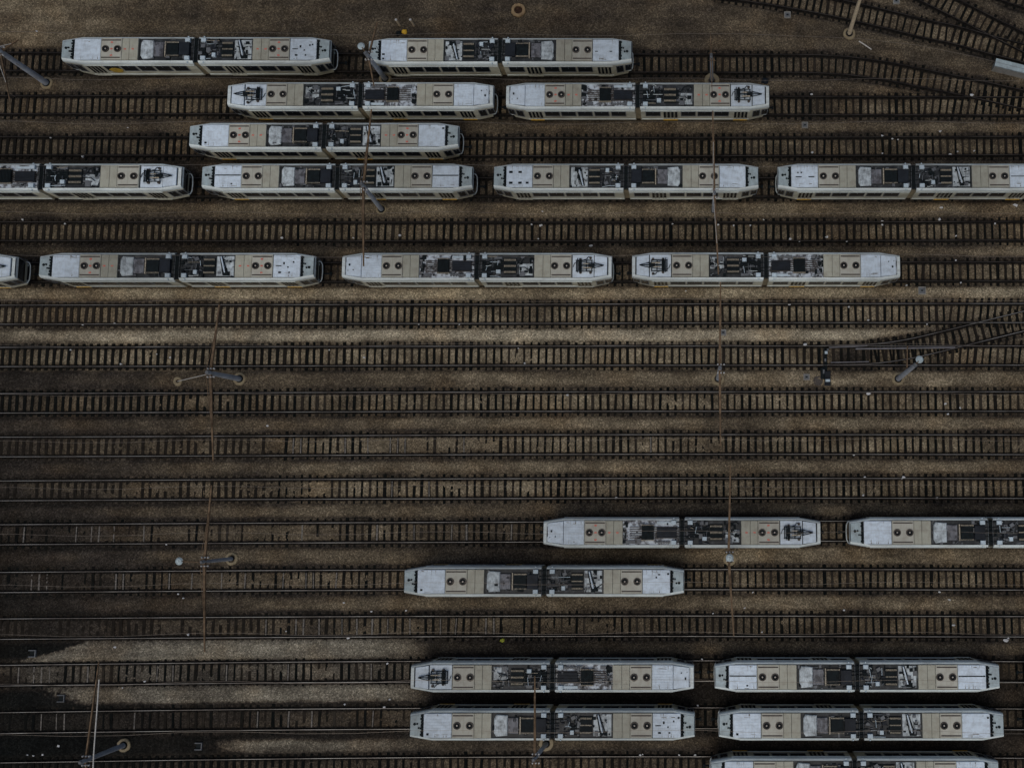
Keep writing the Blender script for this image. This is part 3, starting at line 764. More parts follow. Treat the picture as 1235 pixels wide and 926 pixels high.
def equip_A(par):
    clutter(par, 5, U(6.22), U(5.86), 16, ('black', 'black', 'grey'))
    m = MB()
    for i in range(6): y = -.40+i*.16; m.bbox(.35, U(6.3), y-.022, y+.022, 3.0, 3.10, .006)
    m.build('conduit', M['fan'], par)
    m = MB(); m.bbox(U(8.06), U(7.2), -.50, .50, 3.0, 3.26, .02)
    for i in range(8): x = U(8.0)+i*.105; m.bbox(x-.03, x+.03, -.52, .52, 3.26, 3.29, .005)
    a = m.build('resistor_bank', M['black'], par)
    for s in (-1, 1): coils(a, U(8.1), U(7.16), s*.55, 3.1, .05, 10, 'coil', .18)
    m = MB(); m.bbox(.40, U(8.3), -.37, .37, 3.0, 3.17, .01); 
    for i in range(4): m.bbox(.42, U(8.25), -.30+i*.2-.02, -.30+i*.2+.02, 3.16, 3.20, .004)
    m.build('cable_tray', M['navy'], par)
    m = MB(); m.tube((U(8.2), .68, 3.08), (U(9.2), .68, 3.08), .045); 
    for i in range(6): m.bbox(U(8.2+i*.2)-.06, U(8.2+i*.2)+.05, .60, .78, 3.0, 3.12, .01)
    m.bbox(U(6.7), U(6.25), .55, .80, 3.0, 3.1, .01)
    m.build('pipe_run', M['grey'], par)
    m = MB(); m.bbox(U(9.45), U(8.3), -.80, -.62, 3.0, 3.07, .01); m.build('duct', M['bluegrey'], par)
    clutter(par, 9, .35, U(6.3), 14, ('black', 'grey'))
def equip_B(par):
    clutter(par, 21, .35, U(8.15), 42, ('black', 'navy', 'black', 'grey'))
    m = MB()
    for i in range(5): y = -.34+i*.17; m.bbox(.40, U(8.15), y-.05, y+.05, 3.0, 3.13, .01)
    m.build('cable_tray', M['black'], par)
    m = MB(); m.bbox(U(6.95), U(5.92), -.70, .20, 2.98, 3.03, .02); m.build('deck_plate', M['tank'], par)
    m = MB(); m.bbox(U(8.1), U(7.15), -.60, .60, 2.98, 3.08, .02); a = m.build('resistor_bank', M['black'], par)
    for y in (.46, 0, -.46): coils(a, U(8.08), U(7.18), y, 3.08, .075, 10, 'coil', .12)
    m = MB(); m.bbox(1.48, 1.80, -.58, -.30, 3.0, 3.26, .02); m.build('roof_box', M['bluegrey'], par)
    m = MB(); m.bbox(1.3, 1.9, .55, .78, 3.0, 3.12, .02); m.bbox(U(6.9), U(6.5), -.78, -.40, 3.0, 3.12, .02); m.build('roof_box', M['grey'], par)
    m = MB(); m.path([(U(7.1), .2, 3.1), (U(6.8), .25, 3.12), (U(6.6), .6, 3.12), (U(6.2), .78, 3.1), (U(5.95), .6, 3.1)], .03); m.path([(U(7.1), -.1, 3.1), (U(6.5), -.1, 3.12), (U(6.2), -.35, 3.12)], .03); m.build('cable', M['black'], par)
    clutter(par, 23, U(7.1), U(5.9), 26, ('black', 'grey', 'grey', 'black'))
def equip_C(par):
    m = MB(); m.prism([(U(6.95), -.70), (U(6.15), -.76), (U(6.0), -.5), (U(6.0), .5), (U(6.15), .76), (U(6.95), .70)], 3.0, 3.17, .05); m.build('tank', M['tank'], par)
    m = MB(); m.bbox(U(7.72), U(6.98), -.55, .55, 3.0, 3.15, .02)
    for i in range(7): m.bbox(U(7.68)+i*.1, U(7.68)+i*.1+.03, -.52, .52, 3.15, 3.18, .005)
    m.build('louvre', M['louvre'], par)
    m = MB(); m.bbox(U(7.90), U(7.82), -.62, .60, 3.0, 3.22, .01); m.build('busbar', M['coil'], par)
    m = MB(); m.bbox(U(8.85), U(7.95), -.55, .55, 3.0, 3.2, .02); a = m.build('resistor_bank', M['black'], par)
    coils(a, U(8.88), U(7.95), .52, 3.16, .05, 10, 'coil', .05); coils(a, U(8.88), U(7.95), -.52, 3.16, .06, 10, 'coil', .08)
    m = MB(); m.bbox(.42, U(8.92), -.50, .50, 3.0, 3.28, .02); m.build('converter_box', M['navy'], par)
    clutter(par, 31, U(7.9), U(5.9), 16, ('black', 'grey')); clutter(par, 33, .35, U(8), 18, ('black', 'navy', 'grey'))
def equip_D(par):
    m = MB(); m.bbox(.40, U(8.15), -.86, .86, 2.98, 3.0, .005); m.build('roof_mat', M['sooty_black'], par)
    clutter(par, 41, .35, U(8.15), 44, ('black', 'navy', 'black', 'grey'))
    m = MB(); m.box(1.35, 1.65, .42, .66, 3.0, 3.22, rz=.5); m.build('roof_box', M['grey'], par)
    m = MB(); m.bbox(1.28, 1.55, -.62, -.32, 3.0, 3.25, .02); m.build('roof_box', M['bluegrey'], par)
    m = MB(); m.bbox(U(8.15), U(7.30), -.62, .62, 2.98, 3.08, .02); a = m.build('resistor_bank', M['black'], par)
    coils(a, U(8.12), U(7.32), .50, 3.08, .07, 10, 'coil', .1); coils(a, U(8.12), U(7.32), -.50, 3.08, .07, 10, 'coil', .1); coils(a, U(8.12), U(7.32), .02, 3.08, .05, 8, 'coil', .08)
    m = MB(); m.bbox(U(7.2), U(5.92), -.75, .78, 2.98, 3.04, .02); m.build('deck_plate', M['tank'], par)
    m = MB(); m.tube((U(6.95), .75, 3.12), (U(6.7), -.6, 3.10), .035); m.tube((U(6.8), .75, 3.12), (U(6.3), -.7, 3.10), .045); m.bbox(U(6.7), U(6.2), -.72, -.42, 3.04, 3.1, .01)
    m.build('strut', M['black'], par)
    m = MB(); m.tube((U(6.86), .72, 3.16), (U(6.55), -.5, 3.14), .05); m.build('strut', M['roof'], par)
    clutter(par, 47, U(7.2), U(5.9), 18, ('black', 'grey'))
def conduits(par, seed, x0, x1):
    r = random.Random(seed+SEED*17)
    for i in range(5):
        m = MB(); y = -.72+i*.36+r.uniform(-.08, .08); a = r.uniform(x0, x0+.8); b = r.uniform(x1-1.2, x1)
        m.path([(a, y, 3.14), ((a+b)/2, y, 3.15), (b, y+r.uniform(-.1, .1), 3.12)], r.uniform(.014, .026), 6); m.build('conduit', M[r.choice(('bluegrey', 'grey', 'rim', 'coil'))], par)
    for i in range(3):
        m = MB(); x = r.uniform(x0, x1); y = r.uniform(-.4, .2); m.tube((x, y, 3.16), (x+r.uniform(-.1, .1), y+r.uniform(.3, .6), 3.16), .02, None, 6); m.build('conduit', M[r.choice(('bluegrey', 'grey'))], par)
def make_half(kind, cabk, right_pattern):
    """one car half; nose at +x. right_pattern: -y side is window, door, three windows, door"""
    par = empty('car'); half_body(par, 'sooty' if kind == 'A' else 'sooty_black')
    ac_unit(par); corner_boxes(par)
    {'A': equip_A, 'B': equip_B, 'C': equip_C, 'D': equip_D}[kind](par)
    {'1': nose1, '2': nose2, 'p': panto}[cabk](par)
    if kind in 'BD': conduits(par, 3, .4, U(8.2))
    if cabk == '2': grime(par, 3+(kind == 'D'), U(2.9), U(1.15), 3.173)
    if cabk == '1': grime(par, 5, U(2.9), U(1.55), 3.123)
    s5, s3 = (1, -1) if right_pattern else (-1, 1)
    # side with five windows and one door near the nose
    for x in (.98, 2.28, 3.57, 4.86, 6.12): window(par, x, x+1.06, s5)
    door(par, U(2.72), U(1.6), s5)
    # side with window, door, three windows, door
    window(par, .62, 1.70, s3); door(par, 1.92, 3.10, s3)
    for x in (3.36, 4.65, 5.94): window(par, x, x+1.06, s3)
    door(par, U(2.72), U(1.6), s3)
    for s in (-1, 1): window(par, U(1.2), U(.72), s, 1.35, 2.5); window(par, U(.52), U(.12), s, 1.5, 2.5)
    # skirt line
    m = MB()
    for s in (-1, 1): wall_panel(m, .25, U(1.5), .94, 1.0, s, 0, .03); wall_panel(m, .25, U(1.5), 2.60, 2.66, s, 0, .03)
    m.build('trim_strip', M['rim'], par)
    # windscreen
    m = MB(); x = HL; m.add([(x-.30, -.76, 1.45), (x-.30, .76, 1.45), (x-.02, .76, 2.72), (x-.02, -.76, 2.72), (x-.25, -.76, 1.45), (x-.25, .76, 1.45), (x+.025, .76, 2.72), (x+.025, -.76, 2.72)], [(4,5,6,7), (0,3,2,1), (0,1,5,4), (1,2,6,5), (2,3,7,6), (3,0,4,7)]); m.build('windscreen', M['glass'], par)
    m = MB(); m.box(x-.45, x-.34, -.78, .78, .72, 1.05); m.build('nose_panel', M['navy'], par)
    # bumper: pale hoop standing off the nose
    m = MB(); pts = [(x-.36, -.83, 1.2), (x-.14, -.79, 1.2), (x-.03, -.55, 1.2), (x, 0, 1.2), (x-.03, .55, 1.2), (x-.14, .79, 1.2), (x-.36, .83, 1.2)]
    m.path(pts, .04, 8); m.build('bumper', M['rim'], par)
    m = MB(); m.tube((x-.1, 0, .50), (x+.42, 0, .50), .07); m.bbox(x+.36, x+.5, -.12, .12, .40, .6, .02); m.build('coupler', M['black'], par)
    for s in (-1, 1):
        m = MB(); m.tube((x-.40, s*.62, 1.0), (x-.30, s*.62, 1.0), .09, .085, 14); m.build('headlight', M['lamp'], par)
    # bogie
    m = MB(); m.bbox(5.1, 7.5, -.95, .95, .32, .56, .03)
    for xx in (5.4, 7.2):
        for s in (-1, 1): m.tube((xx, s*.66, .36), (xx, s*.80, .36), .36, .36, 18)
        m.tube((xx, -.8, .36), (xx, .8, .36), .07)
    for v in range(len(m.v)): m.v[v] = (m.v[v][0], m.v[v][1], m.v[v][2]+.14)
    m.build('bogie', M['black'], par)
    m = MB(); m.bbox(.4, 4.8, -.92, .92, .30, .56, .03); m.bbox(7.8, 9.2, -.85, .85, .36, .56, .03); m.build('underframe', M['black'], par)
    return par
def flatten(half, root, rz):
    """hang the parts of a half directly under the tram, so that a tram is thing > part > sub-part"""
    mt = Matrix.Rotation(rz, 4, 'Z')
    for ch in list(half.children):
        b = ch.matrix_basis.copy(); ch.parent = root; ch.matrix_parent_inverse = Matrix.Identity(4); ch.matrix_basis = mt @ b
    bpy.data.objects.remove(half)
def make_tram(typ):
    root = empty('tram')
    if typ == 1: l, r = make_half('A', '1', False), make_half('B', 'p', True)
    else: l, r = make_half('C', '2', False), make_half('D', '2', True)
    flatten(r, root, 0)
    # mirror-free: left half turned by 180 degrees, so its five-window wall must be on its own +y to face south
    flatten(l, root, math.pi)
    # joint
    m = MB()
    for i in range(7):
        x = -.21+i*.07; m.box(x-.022, x+.022, -.98, .98, .70, 2.90); 
    m.box(-.24, .24, -.93, .93, .68, 2.86); m.build('bellows', M['bellows'], root)
    m = MB()
    for i in range(7): x = -.21+i*.07; m.box(x-.02, x+.02, -1.0, 1.0, 2.941, 2.99)
    m.box(-.25, .25, -.9, .9, 2.93, 2.965)
    for y in (-.7, -.3, .1, .35, .75): m.tube((-.5, y, 3.05), (.5, y+.05, 3.05), .03)
    m.build('joint_cover', M['black'], root)
    m = MB()
    for x in (-.16, .17): m.tube((x, -.95, 3.04), (x, .95, 3.04), .02)
    m.build('tie_rod', M['grey'], root)
    return root
# left half: south side (world -y) pattern is door + five windows => after the 180 turn its +y faces south
def make_tram_fixed(typ):
    global make_half
    return make_tram(typ)
# five-window wall: for the right half it must be north (+y) -> right_pattern True; for the left half, turned, five windows must be local +y too
_mh = make_half
def make_half(kind, cabk, right_pattern): return _mh(kind, cabk, True)


def vents(par, spots, z=3.173):
    for (x, y, a, b) in spots:
        m = MB(); m.bbox(x-a, x+a, y-b, y+b, z-.01, z+.03, .008); m.build('vent', M['black'], par)
plainstep = {}
# part variations are added per tram
for i, (t, sp) in enumerate(zip(TRAMS, tram_spans)):
    typ = t[3]
    SEED = i; random.seed(i); c = make_tram(typ)
    x0, x1, y = sp
    c.location = ((x0+x1)/2, y, .0); k = (x1-x0)/(2*HL); c.scale = (k, 1.0, 1)
    rev = t[4]; c.rotation_euler = (0, 0, math.pi if rev else 0)
    tag(c, t[6], 'tram', 'articulated white trams parked in the yard')
    sgn = -1 if rev else 1
    if i in (0, 1, 5, 7, 11, 16, 17, 19):
        for ch in c.children:
            for g in ch.children:
                if g.name.startswith('door_step'):
                    if g.data.name not in plainstep: q = g.data.copy(); q.materials[0] = M['side']; plainstep[g.data.name] = q
                    g.data = plainstep[g.data.name]
    def L(u, w): return (sgn*(-(HL-u)), sgn*w)          # a spot u metres from the left end as the photo shows it
    def Rr(u, w): return (sgn*(HL-u), sgn*w)
    sp_ = []
    mk = t[5]
    if 'holes' in mk: sp_ += [(*L(1.2, -.35), .10, .06), (*L(1.2, -.7), .07, .06), (*Rr(1.6, -.12), .10, .03), (*Rr(2.7, -.12), .10, .03)]
    if 'four' in mk: sp_ += [(*L(u, w), .13, .08) for u in (1.35, 2.05) for w in (.32, -.52)]+[(*L(2.6, -.52), .1, .07)]
    if 'dash' in mk: sp_ += [(*L(1.55, -.05), .22, .035), (*L(2.5, -.05), .22, .035), (*L(1.5, .28), .05, .05), (*L(1.75, .28), .05, .05), (*Rr(2.0, 0), .9, .025)]
    if 'line' in mk: sp_ += [(*L(2.0, .08), .95, .035), (*Rr(2.0, .06), .95, .035), (*L(2.3, -.6), .06, .05)]
    if 'spots' in mk: sp_ += [(*Rr(1.5, .3), .05, .06), (*Rr(2.2, .2), .06, .09), (*Rr(1.9, -.1), .05, .05), (*Rr(1.8, -.5), .06, .05), (*Rr(2.5, -.5), .1, .06), (*Rr(2.6, 0), .2, .03)]
    if i in (4, 15, 18, 19): sp_ += [(*L(1.3, -.6), .08, .07), (*Rr(1.15, .55), .07, .06)]
    if i == 15: sp_ += [(*Rr(2.0, .3), .05, .06), (*Rr(1.8, .5), .08, .04)]
    if i in (0, 20): sp_ += [(*Rr(1.3, .35), .05, .05)]
    if sp_ and typ == 2: vents(c, sp_)
    if 'red' in mk:
        m = MB(); r = random.Random(i)
        for s in (-1, 1):
            for u, w, z in ((3.83, .52, 3.212), (3.83, 0, 3.212), (3.83, -.52, 3.212), (4.83, 0, 3.176), (5.42, 0, 3.182)):
                for a in (-.06, 0, .06): m.box(s*(U(u)+a)-.022, s*(U(u)+a)+.022, w-.06, w+.06, z-.004, z+.003, rz=r.uniform(-.6, .6))
        m.build('chalk_mark', M['red'], c)
    if i == 0:
        m = MB(); xa, ya = -6.55, -1.096-.036
        pts = [(xa+.50*math.cos(a)*(1+.12*math.sin(5*a)), 1.75+.45*math.sin(a)) for a in np.linspace(0, 2*math.pi, 18)[:-1]]
        n = len(pts); m.add([(x, ya, z) for x, z in pts]+[(x, ya+.01, z) for x, z in pts], [tuple(range(n))]+[(j, (j+1) % n, n+(j+1) % n, n+j) for j in range(n)])
        m.build('paint_blotch', M['blotch'], c)
def kill(o):
    for ch in list(o.children): kill(ch)
    bpy.data.objects.remove(o)


# ------------------------------------------------------------------ masts
def footing(par, base, r=.62, seed=1):
    m = MB(); m.ring((0, 0), .30, r, -.05, .16, 26, .05, seed); f = m.build('footing', M['conc'], par)
    m = MB(); m.disc((0, 0), .34, .07, 16); m.build('footing_core', M['fan'], f)
def mast(base, top, h, label, arm=None, arm_h=None, lamp=None, foot=True, sleeve=None, rr=.17, armw=(.045, .09), extra=None, seed=1, foot_r=.50, mat='steel', tiltfit=True):
    b = P(*base, 0.0); t = P(*top, h); root = empty('catenary_mast' if arm else 'lamp_mast', b)
    tag(root, label, 'mast', 'masts standing between the tracks')
    rel = lambda q: Vector(q)-b
    T = rel(t)
    if foot: footing(root, b, foot_r, seed)
    m = MB(); n = T.normalized()
    m.tube((0, 0, .0), T, rr, rr*.72, 14); m.build('pole', M[mat], root)
    m = MB(); m.tube((0, 0, .1), (0, 0, .22), rr*1.35, rr*1.3, 14); m.build('collar', M['black'], root)
    m = MB(); m.tube(T, T+Vector((0, 0, .12)), rr*.85, rr*.5, 12); m.build('pole_cap', M['grey'], root)
    if arm:
        ah = arm_h or h-.45
        A = rel(P(*arm[0], ah)); B = rel(P(*arm[1], ah)); Cn = T*(ah/h)
        for E in (A, B):
            Cx = Cn.copy(); m = MB(); d = (E-Cx); L_ = d.length; dn = d.normalized()
            nn = Vector((-dn.y, dn.x, 0)); w0, w1 = armw[1], armw[0]
            vs = []
            for p, w, hh in ((Cx, w0, .16), (E, w1, .07)):
                vs += [p-nn*w-Vector((0, 0, hh)), p+nn*w-Vector((0, 0, hh)), p+nn*w+Vector((0, 0, hh*.3)), p-nn*w+Vector((0, 0, hh*.3))]
            m.add(vs, [(0,1,5,4),(1,2,6,5),(2,3,7,6),(3,0,4,7),(4,5,6,7),(3,2,1,0)]); m.build('crossarm', M['beam'], root)
            # stay from pole head to the arm
            if seed in (3, 4, 7, 9, 10, 11): continue
            m = MB(); off = Vector((-.30, 0, 0)); m.tube(T+Vector((-.1, 0, .05)), Cx+d*.62+Vector((0, 0, .05)), .018, None, 5); m.build('stay', M['cable'] if seed % 2 else M['beam'], root)
        # insulators either side of the pole at the arm
        dn = (A-B).normalized(); nn = Vector((-dn.y, dn.x, 0))
        for s in (-1, 1):
            for k in ((-.30, -.08, .14) if foot_r != .621 else ()):
                m = MB(); q = Cn+n*.0+nn*k+dn*s*.30+Vector((0, 0, .02))
                for j in range(3): m.tube(q+Vector((0, 0, j*.06)), q+Vector((0, 0, j*.06+.03)), .06, .045, 8)
                m.tube(q-Vector((0, 0, .08)), q+Vector((0, 0, .2)), .025, None, 6); m.build('insulator', M['porcelain'], root)
        m = MB()
        for s in (-1, 1): m.tube(Cn+nn*-.35+dn*s*.30, Cn+nn*.2+dn*s*.30, .02, None, 6)
        m.build('insulator_bracket', M['beam'], root)
        # droppers hanging to the contact wires
        m = MB()
        for f in np.linspace(.12, .88, 4):
            q = A*(1-f)+B*f; m.tube(q-Vector((0, 0, .1)), q-Vector((0, 0, .55)), .02, None, 5)
        m.build('dropper', M['wire'], root)
    if lamp:
        lp = rel(P(*lamp, h+.3)); m = MB(); m.path([T, T*.5+lp*.5+Vector((0, 0, .25)), lp], .035, 8); m.build('lamp_arm', M['beam'], root)
        m = MB(); m.tube(lp-Vector((0, 0, .12)), lp+Vector((0, 0, .0)), .20, .27, 20); m.tube(lp, lp+Vector((0, 0, .10)), .27, .16, 20); m.tube(lp+Vector((0, 0, .1)), lp+Vector((0, 0, .17)), .07, .05, 12)
        lh = m.build('lamp_head', M['lamp'], root)
    if extra: extra(root, T, rel)
    return root
mast((57, 101), (-6, 58), 6.6, 'leaning steel mast at the upper left photo edge beside the first tram', arm=((22, 48), (12, 123)), arm_h=6.0, seed=1, armw=(.02, .05), rr=.24, foot_r=.5)
mast((460.5, 253), (436, 222), 6.4, 'mast between the fourth tram row and the empty track, brown beam over tram roofs', arm=((447.8, 132), (438.3, 321)), arm_h=5.9, seed=2, rr=.19, foot_r=.42)
mast((465, 96), (441, 64), 6.8, 'mast leaning over the left nose of the right top row tram, with round pale lamp', arm=((455, 27), (451, 104)), arm_h=6.0, lamp=(435.5, 55.8), seed=3, armw=(.04, .06), rr=.20)
mast((858.5, 98), (857.8, 66), 6.0, 'mast between the top row and the tram with red chalk marks, its base hidden', arm=((857, 40), (858.8, 110)), arm_h=5.5, seed=4, armw=(.02, .04), rr=.14, foot_r=.621)
mast((860.5, 255), (861.6, 232), 6.4, 'mast just below the tram with four roof vents, brown beam running north to south', arm=((859.6, 134), (866.5, 331)), arm_h=5.9, seed=5, foot=False, rr=.15)
mast((289.5, 457), (250, 449), 6.0, 'mast on the dark strip at left with a guy cable to a round anchor', arm=((264.5, 367), (257, 556)), arm_h=5.5, seed=6, rr=.21)
mast((866, 457), (868.4, 443), 7.0, 'short looking mast on a tan round footing above the centre right empty tracks', arm=((869, 340), (869, 538)), arm_h=6.2, seed=7, rr=.17)
mast((280, 673.5), (243, 677.5), 6.0, 'mast at lower left with a long arm to a pale round lamp', arm=((255, 585), (246.5, 786)), arm_h=5.5, lamp=(216, 676.5), seed=8, rr=.15)
mast((880, 674), (878.6, 670.5), 6.2, 'mast seen end on just under the lower pantograph tram, round lamp on its head', arm=((881, 561), (885, 767)), arm_h=5.8, lamp=(880, 672.5), seed=9, foot_r=.5)
mast((150, 898), (97, 919), 6.6, 'mast in the dark lower left corner with a white cable beside its beam', arm=((119, 798), (109, 985)), arm_h=5.9, armw=(.03, .05), seed=10, rr=.19)
mast((659, 896), (643.5, 916), 6.6, 'mast at the bottom edge beside the lower left tram joint, white insulators on its head', arm=((645, 815), (644, 985)), arm_h=6.0, seed=11, rr=.17, foot_r=.55)
mast((1083, 457), (1104, 440), 7.6, 'grey lamp mast right of the switch with round lamp over the rails', lamp=(1109, 433.5), seed=12, rr=.20, foot_r=.5)
mast((1024, 41.5), (1042, -16), 8.0, 'cream lamp mast on an orange round footing in the upper right', seed=13, rr=.17, foot_r=.5, mat='pale')

# white cable beside the beam in the lower left corner
m = MB(); q0 = P(119.5, 819, 5.9); pts = [P(119.5, 819, 5.9), P(117, 855, 6.0), P(113, 908, 6.1), P(110, 985, 6.0)]
m.path([p-q0 for p in pts], .045, 6); o = m.build('feeder_cable', M['cable']); o.location = q0
tag(o, 'white feeder cable strung along the mast beam in the lower left corner', 'cable')
# bracket of the lamp mast by the switch
m = MB(); q0 = P(1094.5, 417, 6); m.path([Vector((0, 0, 0)), P(1094, 443, 6)-q0], .05, 6); o = m.build('wire_bracket', M['beam']); o.location = q0
tag(o, 'short rusty bracket over the switch rails beside the grey lamp mast', 'bracket')
# guy anchor
an = empty('guy_anchor', P(215, 460)); tag(an, 'round concrete anchor block with a pale guy cable at left', 'anchor')
m = MB(); m.ring((0, 0), .14, .36, -.05, .14, 20, .06, 4); m.build('anchor_block', M['conc'], an)
m = MB(); m.tube((0, 0, .1), P(249, 451.5, 4.6)-an.location, .028, None, 6); m.build('guy_cable', M['cable'], an)

# ------------------------------------------------------------------ contact wires over the tracks
WL = {'A': 'top track', 'B': 'second track from top', 'C': 'third track from top', 'D': 'fourth track from top with four trams', 'E': 'empty track between the tram rows', 'F': 'fifth tram row track',
 'G': 'first empty middle track', 'H': 'track with the switch', 'I': 'track just below the switch', 'J': 'third empty middle track', 'K': 'fourth empty middle track', 'L': 'lower pantograph tram track',
 'M': 'single lower tram track', 'N': 'lowest empty track', 'O': 'pale gravel track', 'P': 'dark track at lower left', 'Q': 'bottom edge track'}
M['thinwire'] = plain('contact_wire', (.16,.14,.12), rough=.4, var=.2, metallic=.4)
for k in ROWS:
    m = MB(); c = TRC[k]; q0 = Vector((c[0].x, c[0].y, 5.35)); pts = []
    for j, x in enumerate(np.linspace(c[0].x, c[-1].x, 26)):
        pts.append(Vector((x, float(yc(k, x))+(.14 if j % 4 < 2 else -.1)*0.7, 5.35))-q0)
    m.path(pts, .010, 4); o = m.build('contact_wire', M['thinwire']); o.location = q0
    tag(o, 'thin contact wire strung over the '+WL[k], 'overhead wire', 'contact wires over the tracks')

# ------------------------------------------------------------------ small things
def pit(u, v, label, s=.34, mat='concgrey', open_=False):
    if open_: mat = 'grey'; s = .27
    o = empty('inspection_box', P(u, v)); tag(o, label, 'inspection box', 'small concrete inspection boxes between the tracks')
    m = MB(); w = .07
    for a in ((-s, s, -s, -s+w), (-s, s, s-w, s), (s-w, s, -s+w, s-w))+(() if open_ else ((-s, -s+w, -s+w, s-w),)): m.bbox(*a, -.05, .24, .01)
    m.build('frame', M[mat], o)
    m = MB(); m.box(-s+w, s-w, -s+w, s-w, -.05, .10 if open_ else .20); m.build('lid', M['black'] if open_ else M['grey'], o)
    if not open_:
        m = MB(); m.bbox(-.08, .08, -.05, .05, .20, .23, .01); m.build('handle', M['black'], o)
pit(949.5, 19.5, 'dark square inspection box left of the curving tracks at upper right', .26)
pit(1080.5, 2.5, 'square inspection box at the very top photo edge beside the curving track', .26)
pit(970.5, 152, 'square inspection box between the second and third tracks right of the trams', .25)
pit(872, 401.5, 'square inspection box on the palest gravel strip beside the mast beam', .24)
pit(1111.5, 351, 'square inspection box just below the nose of the rightmost fifth row tram', .30)
pit(972.5, 455, 'square inspection box left of the black point machine', .24)
pit(40.5, 787.5, 'open square box on black ground left of the upper pale gravel', .30, open_=True)
pit(75, 841.5, 'open square box on black ground left of the lower pale gravel', .30, open_=True)
pit(240.5, 899, 'open square box on black ground near the bottom photo edge', .30, open_=True)
o = empty('manhole', P(625.5, 13.5)); tag(o, 'round tan concrete manhole ring with dark centre at the top', 'manhole')
m = MB(); m.ring((0, 0), .34, .58, -.05, .22, 30, .05, 3); m.build('ring', M['rustconc'], o)
m = MB(); m.disc((0, 0), .38, .06, 24); m.bbox(-.12, .12, -.05, .05, .06, .10, .01); m.build('lid', M['lidrust'], o)
o = empty('manhole', P(1019.5, 459.5)); tag(o, 'low rusty manhole ring right beside the point machine on the gravel', 'manhole')
m = MB(); m.ring((0, 0), .30, .38, -.05, .12, 24, .05, 5); m.build('ring', M['fan'], o)
m = MB(); m.disc((0, 0), .32, .085, 20); m.build('lid', M['fan'], o)
o.location = P(986.5, 459.5)
for (u, v, tu, tv, lb) in ((482.3, 31.2, 477.5, 24, 'left one of two short cream posts above the top row tram'), (499.5, 31.2, 494.8, 24, 'right one of two short cream posts above the top row tram')):
    b = P(u, v); o = empty('bollard', b); tag(o, lb, 'post', 'two short cream posts')
    m = MB(); h = 1.3; m.tube((0, 0, 0), P(tu, tv, h)-b, .085, .08, 12); m.build('post', M['pale'], o)
    m = MB(); q = P(tu, tv, h)-b; m.tube(q, q+Vector((0, 0, .05)), .10, .06, 12); m.build('cap', M['porcelain'], o)
M['yellowbag'] = plain('bag_yellow', (.62,.38,.03), rough=.5, var=.3, scale=8)
def sack(u, v, s, mat, label, seed, name='sack', cat='sack'):
    m = MB(); r = random.Random(seed); n = 9; vs = [(0, 0, s*.9)]
    for ring_, (rr_, zz) in enumerate(((.55, .75), (.95, .38), (1.0, .0))):
        for i in range(n): t = 2*math.pi*i/n; q = rr_*s*r.uniform(.75, 1.2); vs.append((q*math.cos(t), q*math.sin(t), zz*s))
    fs = [(0, 1+i, 1+(i+1) % n) for i in range(n)]
    for k in range(2):
        for i in range(n): fs.append((1+k*n+i, 1+(k+1)*n+i, 1+(k+1)*n+(i+1) % n, 1+k*n+(i+1) % n))
    m.add(vs, fs); o = m.build(name, M[mat]); o.location = P(u, v, .05); return tag(o, label, cat)
sack(487.8, 39.2, .22, 'yellowbag', 'bright yellow sack lying above the right top row tram', 3)
sack(481, 41, .24, 'black', 'black sack just left of the yellow sack', 5)
M['limebag'] = plain('bag_lime', (.38,.42,.05), rough=.5, var=.3, scale=8)
sack(606, 772, .17, 'limebag', 'small yellow green bag below the lowest empty track', 8, 'bag', 'bag')
sack(922.5, 98.5, .30, 'navy', 'dark heap beside the right nose of the second row tram', 9, 'tarpaulin_heap', 'heap')
# fallen steel strip upper right
m = MB(); q0 = P(1036, 50, .1); d = P(1051, 60, .1)-q0; m.path([Vector((0, 0, 0)), d*.5+Vector((0, 0, .03)), d], .045, 6); o = m.build('steel_strip', M['cable']); o.location = q0
tag(o, 'pale thin steel strip lying on the ground below the cream lamp mast', 'steel strip')
# concrete trough at the right edge
pA, pB = P(1201.5, 71, 1.15), P(1262, 86, 1.15); d = (pB-pA).normalized(); n = Vector((d.y, -d.x, 0))
o = empty('equipment_shed', (pA.x, pA.y, 0)); tag(o, 'long low shed with pale flat roof at the right photo edge', 'shed')
def quadbox(m, a, d, n, L_, W_, z0, z1, i=0.0):
    q = [a+d*i+n*i, a+d*(L_-i)+n*i, a+d*(L_-i)+n*(W_-i), a+d*i+n*(W_-i)]; b0 = Vector((pA.x, pA.y, 0))
    vs = [Vector((p.x, p.y, z0))-b0 for p in q]+[Vector((p.x, p.y, z1))-b0 for p in q]
    m.add(vs, [(0,1,2,3),(7,6,5,4),(0,4,5,1),(1,5,6,2),(2,6,7,3),(3,7,4,0)])
m = MB(); quadbox(m, pA, d, n, 5, .62, 1.08, 1.22); m.build('roof', M['cap'], o)
m = MB(); quadbox(m, pA, d, n, 5, .62, 0, 1.08, .04); m.build('wall', M['concgrey'], o)

